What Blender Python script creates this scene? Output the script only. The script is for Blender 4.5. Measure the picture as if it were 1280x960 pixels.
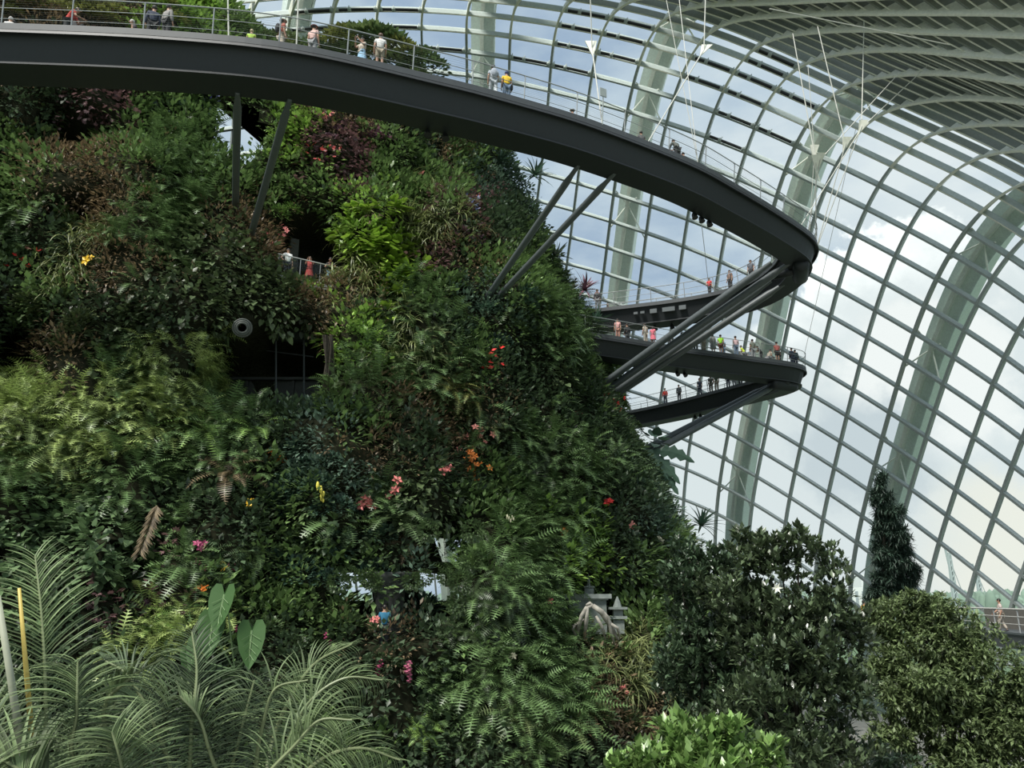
import bpy, bmesh, math, random
import numpy as np
from mathutils import Vector, Matrix
from mathutils.bvhtree import BVHTree
PI = math.pi
random.seed(7); RNG = np.random.default_rng(7)
for o in list(bpy.data.objects): bpy.data.objects.remove(o)
SC = bpy.context.scene; COL = SC.collection

# ------------------------------------------------------------------ camera, world, sun, exposure
EYE = 10.0                      # eye height above the conservatory floor
PITCH = math.radians(15)
cam_d = bpy.data.cameras.new('camera'); cam = bpy.data.objects.new('camera', cam_d); COL.objects.link(cam)
cam_d.sensor_width = 36; cam_d.lens = 28.125; cam_d.clip_end = 3000; cam_d.clip_start = .2
cam.location = (0, 0, EYE); cam.rotation_euler = (PI/2 + PITCH, 0, 0); SC.camera = cam
SC.view_settings.view_transform = 'Standard'; SC.view_settings.look = 'None'
SC.view_settings.gamma = 1; SC.view_settings.use_curve_mapping = False
SC.view_settings.exposure = 0.3
CP, SP = math.cos(PITCH), math.sin(PITCH)
def ray(px, py):                # direction (per metre of depth) towards a place seen in the photograph
    u = (px-640)/1000; v = (480-py)/1000
    return np.array([u, CP - v*SP, SP + v*CP])
def at(px, py, d):
    r = ray(px, py)*d; return (r[0], r[1], r[2]+EYE)
def at_z(px, py, z):
    r = ray(px, py); t = (z-EYE)/r[2]; return (r[0]*t, r[1]*t, z)
def pix(p):
    x, y, z = p[0], p[1], p[2]-EYE
    d = y*CP + z*SP
    if d < .1: return (-9999, -9999, d)
    return (640+1000*x/d, 480-1000*(z*CP - y*SP)/d, d)
def pix_np(P):
    x, y, z = P[:, 0], P[:, 1], P[:, 2]-EYE
    d = y*CP + z*SP; d = np.where(d < .1, np.nan, d)
    return 640+1000*x/d, 480-1000*(z*CP - y*SP)/d, d

W = bpy.data.worlds.new('sky'); SC.world = W; W.use_nodes = True
nt = W.node_tree; nt.nodes.clear()
def N(nt, t, **k):
    n = nt.nodes.new(t)
    for a, b in k.items(): setattr(n, a, b)
    return n
def build_sky():
    L = nt.links.new
    out = N(nt, 'ShaderNodeOutputWorld'); bg = N(nt, 'ShaderNodeBackground'); L(bg.outputs[0], out.inputs[0])
    bg.inputs[1].default_value = 1.0
    tc = N(nt, 'ShaderNodeTexCoord')
    mp = N(nt, 'ShaderNodeMapping'); L(tc.outputs['Generated'], mp.inputs[0]); mp.inputs['Scale'].default_value = (1, 1, 2.2)
    no = N(nt, 'ShaderNodeTexNoise'); no.inputs['Scale'].default_value = 3.2; no.inputs['Detail'].default_value = 7; no.inputs['Roughness'].default_value = .55
    L(mp.outputs[0], no.inputs['Vector'])
    cr = N(nt, 'ShaderNodeValToRGB'); L(no.outputs['Fac'], cr.inputs[0])
    e = cr.color_ramp.elements
    e[0].position = .34; e[0].color = (.30, .39, .52, 1); e[1].position = .66; e[1].color = (.66, .71, .74, 1)
    e.new(.47).color = (.46, .545, .63, 1)
    col = cr.outputs[0]
    # cumulus heaps: directions of their centres, angular radius, softness
    n2 = N(nt, 'ShaderNodeTexNoise'); n2.inputs['Scale'].default_value = 9; n2.inputs['Detail'].default_value = 6; n2.inputs['Roughness'].default_value = .6
    L(tc.outputs['Generated'], n2.inputs['Vector'])
    for px, py, r, edge, c in ((1125, 425, .115, .012, (1.05, 1.06, 1.05)), (1045, 500, .115, .02, (.9, .92, .92)), (1185, 520, .13, .10, (.64, .69, .71)),
                               (1215, 680, .05, .05, (.74, .74, .68)), (960, 620, .12, .12, (.62, .67, .69)), (900, 560, .08, .08, (.62, .67, .69)), (1150, 470, .08, .03, (.78, .80, .80)), (1090, 560, .05, .04, (.50,.56,.60))):
        d = ray(px, py); d = d/np.linalg.norm(d)
        vd = N(nt, 'ShaderNodeVectorMath', operation='DISTANCE'); L(tc.outputs['Generated'], vd.inputs[0]); vd.inputs[1].default_value = tuple(d)
        m1 = N(nt, 'ShaderNodeMath', operation='MULTIPLY_ADD'); L(n2.outputs['Fac'], m1.inputs[0]); m1.inputs[1].default_value = -.16; m1.inputs[2].default_value = .08
        m2 = N(nt, 'ShaderNodeMath', operation='ADD'); L(vd.outputs['Value'], m2.inputs[0]); L(m1.outputs[0], m2.inputs[1])
        mr = N(nt, 'ShaderNodeMapRange', interpolation_type='SMOOTHSTEP'); L(m2.outputs[0], mr.inputs[0])
        mr.inputs[1].default_value = r; mr.inputs[2].default_value = r+edge; mr.inputs[3].default_value = 1; mr.inputs[4].default_value = 0
        mx = N(nt, 'ShaderNodeMix', data_type='RGBA'); L(mr.outputs[0], mx.inputs[0]); L(col, mx.inputs[6]); mx.inputs[7].default_value = (*c, 1)
        col = mx.outputs[2]
    L(col, bg.inputs[0])
build_sky()
sd = bpy.data.lights.new('sun', 'SUN'); sun = bpy.data.objects.new('sun', sd); COL.objects.link(sun)
sd.energy = 4.6; sd.angle = math.radians(14); sd.color = (1, .97, .9)
sun.rotation_euler = Vector((-.42, -.55, .95)).to_track_quat('Z', 'Y').to_euler()
SC.cycles.transparent_max_bounces = 12; SC.cycles.max_bounces = 5; SC.cycles.diffuse_bounces = 3

# ------------------------------------------------------------------ materials
MATS = {}
def mat(name, c, rough=.6, metal=0, var=.12, scale=6, island=0, trans=0, spec=.5, c2=None):
    if name in MATS: return MATS[name]
    m = bpy.data.materials.new(name); m.use_nodes = True; t = m.node_tree; L = t.links.new
    b = t.nodes['Principled BSDF']; b.inputs['Roughness'].default_value = rough; b.inputs['Metallic'].default_value = metal
    b.inputs['Specular IOR Level'].default_value = spec
    c = tuple(c); c2 = c2 or tuple(max(0, x*(1-var*2.2)) for x in c)
    if island:
        g = N(t, 'ShaderNodeNewGeometry'); fac = g.outputs['Random Per Island']
    else:
        tc = N(t, 'ShaderNodeTexCoord'); no = N(t, 'ShaderNodeTexNoise'); no.inputs['Scale'].default_value = scale; no.inputs['Detail'].default_value = 4
        L(tc.outputs['Object'], no.inputs['Vector']); fac = no.outputs['Fac']
    mx = N(t, 'ShaderNodeMix', data_type='RGBA'); L(fac, mx.inputs[0])
    mx.inputs[6].default_value = (*c2, 1); mx.inputs[7].default_value = (*[min(1, x*(1+var)) for x in c], 1)
    L(mx.outputs[2], b.inputs['Base Color'])
    if trans:
        tr = N(t, 'ShaderNodeBsdfTranslucent'); L(mx.outputs[2], tr.inputs[0]); ms = N(t, 'ShaderNodeMixShader'); ms.inputs[0].default_value = trans
        L(b.outputs[0], ms.inputs[1]); L(tr.outputs[0], ms.inputs[2]); L(ms.outputs[0], t.nodes['Material Output'].inputs[0])
    MATS[name] = m; return m
def leafmat(name, c, var=.35, rough=.42, trans=.2):
    return mat('leaf_'+name, c, rough=rough, var=var, island=1, trans=trans, spec=.45, c2=tuple(x*.38 for x in c))
def glassmat():
    m = bpy.data.materials.new('glass'); m.use_nodes = True; t = m.node_tree; t.nodes.clear(); L = t.links.new
    o = N(t, 'ShaderNodeOutputMaterial'); tr = N(t, 'ShaderNodeBsdfTransparent'); tr.inputs[0].default_value = (.93, .965, .95, 1)
    gl = N(t, 'ShaderNodeBsdfGlossy'); gl.inputs['Roughness'].default_value = .05; gl.inputs[0].default_value = (.8, .85, .85, 1)
    lw = N(t, 'ShaderNodeFresnel'); lw.inputs[0].default_value = 1.25
    ms = N(t, 'ShaderNodeMixShader'); L(lw.outputs[0], ms.inputs[0]); L(tr.outputs[0], ms.inputs[1]); L(gl.outputs[0], ms.inputs[2]); L(ms.outputs[0], o.inputs[0])
    return m
GLASS = glassmat()
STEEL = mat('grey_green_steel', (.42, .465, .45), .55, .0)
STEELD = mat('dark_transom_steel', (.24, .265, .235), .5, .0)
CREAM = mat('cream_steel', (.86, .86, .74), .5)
ARCHW = mat('arch_paint', (.80, .88, .80), .5)
ARCHL = mat('arch_light_strip', (.85, .86, .76), .5)
DECK = mat('charcoal_steel', (.017, .021, .024), .55, .0)
DECKL = mat('charcoal_edge', (.055, .062, .066), .5, .0)
STRUT = mat('strut_steel', (.085, .10, .105), .45, .0)
RAIL = mat('rail_steel', (.34, .36, .36), .4, .3)
RAILD = mat('rail_dark', (.08, .09, .10), .5, .2)
BLACK = mat('black_paint', (.012, .013, .014), .5)
ROCK = mat('rock_soil', (.024, .026, .015), .98, var=.9, scale=7, spec=.05)
WHITE = mat('white_paint', (.55, .57, .56), .5)

# ------------------------------------------------------------------ mesh helpers
class MB:
    def __init__(s): s.v = []; s.f = []
    def add(s, v, f):
        o = len(s.v); s.v += [tuple(map(float, p)) for p in v]; s.f += [tuple(i+o for i in q) for q in f]; return s
    def box(s, c, d, rz=0, M=None):
        x, y, z = d[0]/2, d[1]/2, d[2]/2
        P = [Vector((a*x, b*y, e*z)) for e in (-1, 1) for a, b in ((-1, -1), (1, -1), (1, 1), (-1, 1))]
        R = M if M else Matrix.Rotation(rz, 3, 'Z')
        return s.add([R @ p + Vector(c) for p in P], [(3, 2, 1, 0), (4, 5, 6, 7), (0, 1, 5, 4), (1, 2, 6, 5), (2, 3, 7, 6), (3, 0, 4, 7)])
    def tube(s, pts, r, n=8, cap=True):
        pts = [Vector(p) for p in pts]; m = len(pts)
        rr = r if isinstance(r, (list, tuple)) else [r]*m
        vs = []; up = None
        for k in range(m):
            t = (pts[min(k+1, m-1)] - pts[max(k-1, 0)]).normalized()
            if up is None or abs(up.dot(t)) > .98: up = Vector((0, 0, 1)) if abs(t.z) < .9 else Vector((1, 0, 0))
            a = t.cross(up).normalized(); b = a.cross(t).normalized(); up = b
            for q in range(n):
                w = 2*PI*q/n; vs.append(pts[k] + (a*math.cos(w)+b*math.sin(w))*rr[k])
        fs = [(k*n+q, k*n+(q+1) % n, (k+1)*n+(q+1) % n, (k+1)*n+q) for k in range(m-1) for q in range(n)]
        if cap: fs += [tuple(range(n-1, -1, -1)), tuple(range((m-1)*n, m*n))]
        return s.add(vs, fs)
    def ball(s, c, r, nu=12, nv=8, M=None):
        if not isinstance(r, (list, tuple)): r = (r, r, r)
        vs = []
        for j in range(1, nv):
            th = PI*j/nv
            for i in range(nu):
                ph = 2*PI*i/nu; p = Vector((r[0]*math.sin(th)*math.cos(ph), r[1]*math.sin(th)*math.sin(ph), r[2]*math.cos(th)))
                vs.append((M @ p if M else p)+Vector(c))
        tp = Vector((0, 0, r[2])); bt = Vector((0, 0, -r[2]))
        vs += [(M @ tp if M else tp)+Vector(c), (M @ bt if M else bt)+Vector(c)]
        a, b = len(vs)-2, len(vs)-1
        fs = [(j*nu+i, (j+1)*nu+i, (j+1)*nu+(i+1) % nu, j*nu+(i+1) % nu) for j in range(nv-2) for i in range(nu)]
        fs += [(a, i, (i+1) % nu) for i in range(nu)] + [(b, (nv-2)*nu+(i+1) % nu, (nv-2)*nu+i) for i in range(nu)]
        return s.add(vs, fs)
    def sweep(s, pts, prof, side, cap=True, closed=True):
        """prof: list of (a, b): a along the side vector, b along z (or given normal)"""
        n = len(prof); vs = []
        for k, p in enumerate(pts):
            S, U = side[k]
            for a, b in prof: vs.append(Vector(p) + S*a + U*b)
        m = len(pts); rg = range(n) if closed else range(n-1)
        fs = [(k*n+q, k*n+(q+1) % n, (k+1)*n+(q+1) % n, (k+1)*n+q) for k in range(m-1) for q in rg]
        if cap and closed: fs += [tuple(range(n-1, -1, -1)), tuple(range((m-1)*n, m*n))]
        return s.add(vs, fs)
    def mesh(s, name):
        me = bpy.data.meshes.new(name); me.from_pydata(s.v, [], s.f); me.update(); return me
    def obj(s, name, m, parent=None, smooth=False):
        return link(name, s.mesh(name), m, parent, smooth)
def link(name, me, m=None, parent=None, smooth=False):
    o = bpy.data.objects.new(name, me); COL.objects.link(o)
    if m is not None and not me.materials:
        for q in (m if isinstance(m, (list, tuple)) else [m]): me.materials.append(q)
    if parent: o.parent = parent; 
    if smooth: me.polygons.foreach_set('use_smooth', [True]*len(me.polygons))
    return o
def tag(o, label=None, cat=None, group=None, kind=None):
    if label: o['label'] = label
    if cat: o['category'] = cat
    if group: o['group'] = group
    if kind: o['kind'] = kind
    return o
def empty(name, loc=(0, 0, 0), rz=0, **k):
    o = bpy.data.objects.new(name, None); COL.objects.link(o); o.location = loc; o.rotation_euler = (0, 0, rz); o.empty_display_size = .1
    return tag(o, **k)
def np_mesh(name, V, F, nv, matidx=None):
    """V (n,3), F (m,nv) int"""
    me = bpy.data.meshes.new(name); me.vertices.add(len(V)); me.vertices.foreach_set('co', V.astype(np.float32).ravel())
    me.loops.add(F.size); me.loops.foreach_set('vertex_index', F.astype(np.int32).ravel())
    me.polygons.add(len(F)); me.polygons.foreach_set('loop_start', np.arange(0, F.size, nv, dtype=np.int32))
    me.update(calc_edges=True); return me
def copy_tree(o, parent=None):
    c = o.copy(); COL.objects.link(c)
    if parent: c.parent = parent
    for ch in o.children: copy_tree(ch, c)
    return c
# ------------------------------------------------------------------ the glass shell
# grid of the shell: every arch i and every transom j crosses at a surveyed node; the nodes lie on one large ellipsoid
NODES = np.array([int(q) for q in '''4,0,1009,526 5,0,1052,552 6,0,1092,577 7,0,1140,611 8,0,1186,646 9,0,1232,681 3,0,965,500 4,-1,1015,491 5,-1,1060,520 6,-1,1102,546 7,-1,1150,580 8,-1,1196,612
9,-1,1244,648 5,-2,1069,488 6,-2,1111,512 7,-2,1160,548 8,-2,1208,580 9,-2,1255,615 6,-3,1120,481 7,-3,1170,512 8,-3,1218,545 9,-3,1268,581 7,-4,1181,481 8,-4,1230,512
9,-4,1279,548 8,-5,1244,481 3,1,960,534 4,1,1002,560 5,1,1045,585 6,1,1085,610 7,1,1132,645 8,1,1176,679 9,1,1221,714 3,2,952,564 4,2,996,591 5,2,1038,618
6,2,1079,644 8,2,1166,710 4,3,989,623 5,3,1031,650 6,3,1071,678 9,2,1211,746 10,1,1267,750 10,0,1280,717 6,4,1064,711 3,-9,1048,205 3,-8,1034,235 3,-7,1022,268
3,-4,994,371 3,-3,986,404 4,-4,1040,395 4,-3,1031,428 4,-6,1060,328 4,-5,1049,360 4,-7,1070,294 4,-8,1084,260 4,-9,1100,230 4,-10,1120,202 5,-4,1087,421 5,-5,1096,386
5,-6,1108,352 5,-7,1121,320 5,-8,1136,288 5,-9,1155,256 5,-10,1175,231 5,-11,1194,212 6,-5,1144,415 6,-6,1158,382 6,-7,1172,349 6,-8,1189,316 6,-9,1210,285 6,-10,1231,260
6,-11,1254,245 6,-12,1280,232 7,-6,1208,414 7,-7,1222,379 7,-8,1242,346 7,-9,1264,316 8,-7,1276,412 3,-10,1064,180 3,-11,1080,160 3,-12,1095,148 3,-13,1115,135 3,-14,1132,126
3,-15,1152,121 3,-16,1172,117 3,-17,1192,115 3,-18,1218,114 3,-19,1241,113 3,-20,1268,113 4,-11,1138,186 4,-12,1156,172 4,-13,1175,162 4,-14,1196,154 4,-15,1216,149 4,-16,1240,146
4,-17,1262,144 5,-12,1215,200 5,-13,1236,190 5,-14,1258,184 5,-15,1280,181 2,-10,1010,152 2,-11,1025,135 2,-12,1040,120 2,-13,1056,109 2,-14,1072,100 2,-15,1089,92 2,-16,1108,88
2,-17,1126,84 2,-18,1146,81 2,-19,1168,79 2,-20,1191,78 2,-21,1218,78 2,-22,1246,80 2,-23,1276,81 1,-13,1000,81 1,-14,1012,72 1,-15,1026,66 1,-16,1041,61 1,-17,1056,57
1,-18,1075,54 1,-19,1095,52 1,-20,1116,51 1,-21,1138,51 1,-22,1162,51 1,-23,1190,52 1,-24,1221,54 0,-12,936,71 0,-13,950,59 0,-14,962,49 0,-15,976,40 0,-16,990,35
0,-17,1006,31 0,-18,1022,28 0,-19,1040,26 0,-20,1060,25 0,-21,1081,24 0,-22,1105,23 0,-23,1132,23 0,-24,1161,24 0,-25,1195,24 0,-26,1232,25 3,-8,1034,234 3,-9,1048,205
2,-8,981,210 2,-9,996,178 1,-8,932,188 0,-8,885,171 1,-9,944,156 0,-9,898,138 1,-10,958,130 0,-10,908,109 -1,-10,854,93 1,-11,972,110 0,-11,921,86 -1,-11,865,71
1,-12,986,94 -1,-9,845,120 -1,-8,832,154 1,-7,924,224 -2,-8,784,138 -3,-8,734,125 -4,-8,685,109 -5,-8,640,104 -2,-9,792,106 -3,-9,740,92 -4,-9,691,78 -5,-9,640,68
-2,-10,801,79 -3,-10,748,64 -4,-10,694,52 -5,-10,640,46 -2,-11,810,55 -3,-11,754,40 -4,-11,698,29 -5,-11,640,22 -2,-12,820,32 -3,-12,761,18 -4,-12,702,9 -1,-12,866,51
-6,-11,584,16 -6,-10,582,38 -6,-9,581,64 -7,-11,528,10 -7,-10,528,32 -7,-9,529,58 -8,-11,470,10 -8,-10,470,30 -9,-11,414,12 -9,-10,413,34 -8,-9,470,56 -9,-9,413,59
-1,-5,815,258 -1,-4,810,291 -1,-3,805,322 -1,-2,800,354 -2,-5,765,242 -2,-4,762,275 -2,-3,759,309 -2,-2,755,341 -3,-4,718,264 -3,-3,714,296 -3,-2,711,329 0,-5,860,275
0,-4,855,306 0,-3,849,340 0,-2,845,371 1,-5,908,292 1,-4,901,326 2,2,911,541 2,3,905,574 2,4,900,608 2,5,895,639 1,2,868,521 1,3,864,552 1,4,860,584
3,3,948,595 3,4,941,629 3,5,935,660 -2,-26,1180,-22 -2,-30,1330,-20 0,-30,1400,32 2,-28,1470,105 -4,-26,1100,-60 -4,-30,1260,-62 -6,-30,1180,-95 1,-28,1390,68 -1,-28,1300,6
4,-24,1440,170 -2,-22,1060,-16 -4,-20,900,-32'''.replace('\n', ' ').replace(',', ' ').split()], float).reshape(-1, 4)
def _basis(i, j):
    a = (i-1)/9.; b = (j+9)/14.
    return np.stack([a**p*b**q for p in range(3) for q in range(3-p)], -1)
def _kern(i, j): return np.exp(-((i[:, None]-NODES[:, 0])**2/24.5+(j[:, None]-NODES[:, 1])**2/40.5))
_A = _basis(NODES[:, 0], NODES[:, 1]); _C = np.linalg.solve(_A.T@_A+1e-4*np.eye(6), _A.T@NODES[:, 2:])
_Wt = np.linalg.solve(_kern(NODES[:, 0], NODES[:, 1])+.05*np.eye(len(NODES)), NODES[:, 2:]-_A@_C)
EC = np.array([-5., 30., -10.]); EA = np.array([50., 75., 60.])
def shell(i, j):
    i = np.atleast_1d(np.asarray(i, float)); j = np.atleast_1d(np.asarray(j, float))
    i, j = np.broadcast_arrays(i, j); i = i.ravel(); j = j.ravel()
    q = _basis(i, j)@_C + _kern(i, j)@_Wt
    u = (q[:, 0]-640)/1000; v = (480-q[:, 1])/1000
    R = np.stack([u, CP-v*SP, SP+v*CP], -1)
    a = ((R/EA)**2).sum(1); b = -(R*EC/EA**2).sum(1)*2; c = ((EC/EA)**2).sum()-1
    t = (-b+np.sqrt(b*b-4*a*c))/(2*a)
    P = R*t[:, None]; Nn = (P-EC)/EA**2; Nn /= np.linalg.norm(Nn, axis=1)[:, None]
    P = P + np.array([0, 0, EYE]); return P, Nn
I0, I1, J0, J1 = -14, 11, -30, 8
def fin(name, P, Nn, w, d_in, d_out, m, parent, tilt=None):
    """box section swept along P; d_in/d_out metres inside/outside the glass (scalars or arrays)"""
    n = len(P); T = np.gradient(P, axis=0); T /= np.linalg.norm(T, axis=1)[:, None]
    S = np.cross(T, Nn); S /= np.linalg.norm(S, axis=1)[:, None]
    d_in = np.broadcast_to(d_in, n)[:, None]; w = np.broadcast_to(w, n)[:, None]
    Ni = -Nn if tilt is None else -Nn + S*np.broadcast_to(tilt, n)[:, None]
    V = np.stack([P+Nn*d_out-S*w/2, P+Nn*d_out+S*w/2, P+Ni*d_in+S*w/2, P+Ni*d_in-S*w/2], 1)
    keep = P[:, 2] > .2
    if keep.sum() < 3: return None
    V = V[keep]; n = len(V); F = []
    for k in range(n-1):
        for q in range(4): F.append((k*4+q, k*4+(q+1) % 4, (k+1)*4+(q+1) % 4, (k+1)*4+q))
    mb = MB().add(V.reshape(-1, 3), F+[(3, 2, 1, 0), (n*4-4, n*4-3, n*4-2, n*4-1)])
    return mb.obj(name, m, parent)
def build_shell():
    root = empty('window_1', kind='structure')
    root['label'] = 'curved glass shell of the conservatory with its steel grid'
    s = .34
    for i in range(I0, I1+1):
        js = np.arange(J0, J1+.01, .25); P, Nn = shell(i, js)
        deep = np.interp(js, [-24, -19, -15, -12, -8, -4, 5], [1.7, 1.45, 1.05, .75, .42, .32, .30])
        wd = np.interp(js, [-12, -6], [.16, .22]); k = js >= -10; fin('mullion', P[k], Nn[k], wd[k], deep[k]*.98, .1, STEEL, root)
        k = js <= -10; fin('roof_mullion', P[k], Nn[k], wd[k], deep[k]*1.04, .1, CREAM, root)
    for j in range(J0, J1+1):
        i_s = np.arange(I0, I1+.01, .2); P, Nn = shell(i_s, j)
        d = float(np.interp(j, [-24, -17, -12, -8, -4, 5], [1.25, .88, .52, .38, .30, .28]))
        tl = float(np.interp(j, [-26, -13], [-.35, 0]))
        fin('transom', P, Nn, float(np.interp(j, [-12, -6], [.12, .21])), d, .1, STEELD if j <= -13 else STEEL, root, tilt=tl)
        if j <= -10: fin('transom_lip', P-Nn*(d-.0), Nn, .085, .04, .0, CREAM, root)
    ig = np.arange(I0, I1+.01, .5); jg = np.arange(J0, J1+.01, .5); G, H = np.meshgrid(ig, jg, indexing='ij')
    P, Nn = shell(G.ravel(), H.ravel()); nj = len(jg)
    F = np.array([(a*nj+b, a*nj+b+1, (a+1)*nj+b+1, (a+1)*nj+b) for a in range(len(ig)-1) for b in range(nj-1) if P[a*nj+b, 2] > -2])
    g = link('glass_pane', np_mesh('glass_pane', P, F, 4), GLASS, root, True)
    return root
SHELL = build_shell()
# outer arches of the building, a heavy box section standing outside the glass with bracing to the shell
def steel_arch(i, label):
    js = np.arange(J0, J1+.01, .25); P, Nn = shell(i+.32, js)
    kk = P[:, 2] > -1; P = P[kk]; Nn = Nn[kk]; js = js[kk]
    T = np.gradient(P, axis=0); T /= np.linalg.norm(T, axis=1)[:, None]; S = np.cross(T, Nn); S /= np.linalg.norm(S, axis=1)[:, None]
    root = empty('steel_arch', tuple(P[-1]), label=label, cat='arch', kind='structure')
    M0 = Vector(P[-1])
    def band(name, a0, a1, b0, b1, m):
        V = np.stack([P+Nn*b1+S*a0, P+Nn*b1+S*a1, P+Nn*b0+S*a1, P+Nn*b0+S*a0], 1) - P[-1]
        n = len(V); F = [(k*4+q, k*4+(q+1) % 4, (k+1)*4+(q+1) % 4, (k+1)*4+q) for k in range(n-1) for q in range(4)] + [(3, 2, 1, 0), (n*4-4, n*4-3, n*4-2, n*4-1)]
        MB().add(V.reshape(-1, 3), F).obj(name, m, root)
    band('arch_box', -.95, .95, 1.4, 3.2, ARCHW); band('web_plate', -.16, .16, .95, 1.39, ARCHL); band('side_flange', .98, 1.12, 1.2, 2.0, ARCHW)
    for q in range(6, len(P)-4, 16):
        nb = MB(); c = Vector(P[q]+Nn[q]*1.2)-M0
        PP, NN = shell([i, i+1], [js[q]+.8, js[q]+.8])
        for w in (0, 1): nb.tube([c, Vector(PP[w])-M0], .07, 6)
        PP, NN = shell([i+.05, i+.6], [js[q]-.6, js[q]-.6])
        for w in (0, 1): nb.tube([c, Vector(PP[w])-M0], .06, 6)
        nb.obj('brace', ARCHL, root)
for i, lb in ((-10, 'pale box arch outside the glass behind the summit shrubs, farthest left'), (-6, 'pale box arch outside the glass above the couple at the walkway rail'),
              (-2, 'pale box arch rising beside the mountain behind the raised walkway'), (2, 'pale box arch outside the glass behind both walkway tips'),
              (6, 'pale box arch outside the glass beside the white cloud and conifer'), (10, 'pale box arch outside the glass at the far right observation deck')):
    steel_arch(i, lb)
# roller blinds fixed along single transoms
def blind(i, j):
    P, Nn = shell([i+.06, i+.35, i+.65, i+.94], [j-.16]*4); P = P-Nn*.55
    b = Vector(P[0]); r = empty('roller_blind', tuple(b))
    tag(r, 'rolled dark shade tube bracketed along a roof transom', 'blind', 'rolled shade tubes under the glass roof')
    MB().tube([Vector(p)-b for p in P], .12, 8).obj('shade_roll', BLACK, r)
    for k in (0, 1, 3):
        q = Vector(P[k])-b; n = Vector(Nn[k]); mb = MB(); mb.tube([q-n*.15, q+n*.5], .05, 5); mb.ball(tuple(q), .2, 8, 5); mb.obj('bracket', STEEL, r)
for i, j in ((-7, -9), (-5, -9), (-4, -9), (-3, -10), (-4, -10), (-3, -11), (-1, -10), (0, -10), (0, -9), (1, -9), (0, -8), (-1, -11), (0, -11), (0, -12), (0, -13), (-4, -12), (-4, -11), (-3, -12),
             (-8, -10), (-9, -10), (-10, -10), (-8, -11), (-9, -11), (-10, -11), (1, -11)):
    blind(i, j)

# ------------------------------------------------------------------ outdoors and floor
def ground():
    mb = MB(); n = 64; R = 900
    mb.add([(R*math.cos(2*PI*k/n), R*math.sin(2*PI*k/n), -.6) for k in range(n)], [tuple(range(n))])
    o = mb.obj('ground_outside', mat('lawn_outside', (.10, .16, .08), .9, var=.4, scale=.02)); tag(o, kind='structure', label='open ground outside the conservatory')
    mb = MB(); n = 72
    t = [(EC[0]+49*math.cos(2*PI*k/n), EC[1]+74*math.sin(2*PI*k/n)) for k in range(n)]
    mb.add([(x, y, 0) for x, y in t]+[(x, y, -.5) for x, y in t], [tuple(range(n))]+[(k, n+k, n+(k+1) % n, (k+1) % n) for k in range(n)])
    o = mb.obj('floor', mat('garden_paving', (.24, .24, .21), .95, var=.3, scale=.6)); tag(o, kind='structure')
ground()
def treeline():
    V = []; F = []; rg = np.random.default_rng(3)
    mb = MB()
    for k in range(2600):
        a = math.radians(rg.uniform(-24, 52)); d = rg.uniform(330, 400); h = rg.uniform(9, 14)
        mb.ball((d*math.sin(a), d*math.cos(a), h*.45), (rg.uniform(1.6, 3.2), rg.uniform(1.6, 3.2), h*.55*rg.uniform(.7,1.05)), 6, 5)
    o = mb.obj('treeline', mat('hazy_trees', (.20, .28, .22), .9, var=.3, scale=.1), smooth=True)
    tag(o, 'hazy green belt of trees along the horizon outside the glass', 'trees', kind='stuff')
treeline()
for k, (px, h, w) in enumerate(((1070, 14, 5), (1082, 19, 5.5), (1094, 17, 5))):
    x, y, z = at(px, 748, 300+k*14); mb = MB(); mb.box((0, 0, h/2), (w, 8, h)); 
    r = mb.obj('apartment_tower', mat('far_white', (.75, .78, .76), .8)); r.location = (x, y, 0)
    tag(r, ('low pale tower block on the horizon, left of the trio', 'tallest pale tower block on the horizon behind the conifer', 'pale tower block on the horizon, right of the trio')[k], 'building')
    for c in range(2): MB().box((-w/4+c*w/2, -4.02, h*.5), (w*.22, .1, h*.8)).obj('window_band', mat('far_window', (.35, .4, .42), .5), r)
def crane(px, ptop, d, label):
    x, y, _ = at(px, 748, d); zt = at(px, ptop, d)[2]
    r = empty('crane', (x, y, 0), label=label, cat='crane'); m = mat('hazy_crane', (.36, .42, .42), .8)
    mb = MB()
    for sx in (-.8, .8):
        for sy in (-.8, .8): mb.tube([(sx, sy, 0), (sx*.35, sy*.35, zt)], .3, 5)
    for q in range(14):
        z0 = zt*q/14; z1 = zt*(q+1)/14; s0 = 1-.65*q/14; mb.tube([(-.8*s0, -.8*s0, z0), (.8*s0, -.8*s0, z1)], .18, 4)
    mb.obj('mast', m, r)
    mb = MB(); mb.tube([(0, 0, zt*.62), (-1.2, 0, zt+2.2)], .35, 5); mb.tube([(-1.2, 0, zt+2.2), (2.6, 0, zt*.5)], .15, 4); mb.obj('jib', m, r)
crane(1194, 690, 270, 'slim lattice crane standing on the horizon behind the shell'); crane(1226, 712, 290, 'fainter lattice crane on the horizon, right of the taller one')
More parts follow.
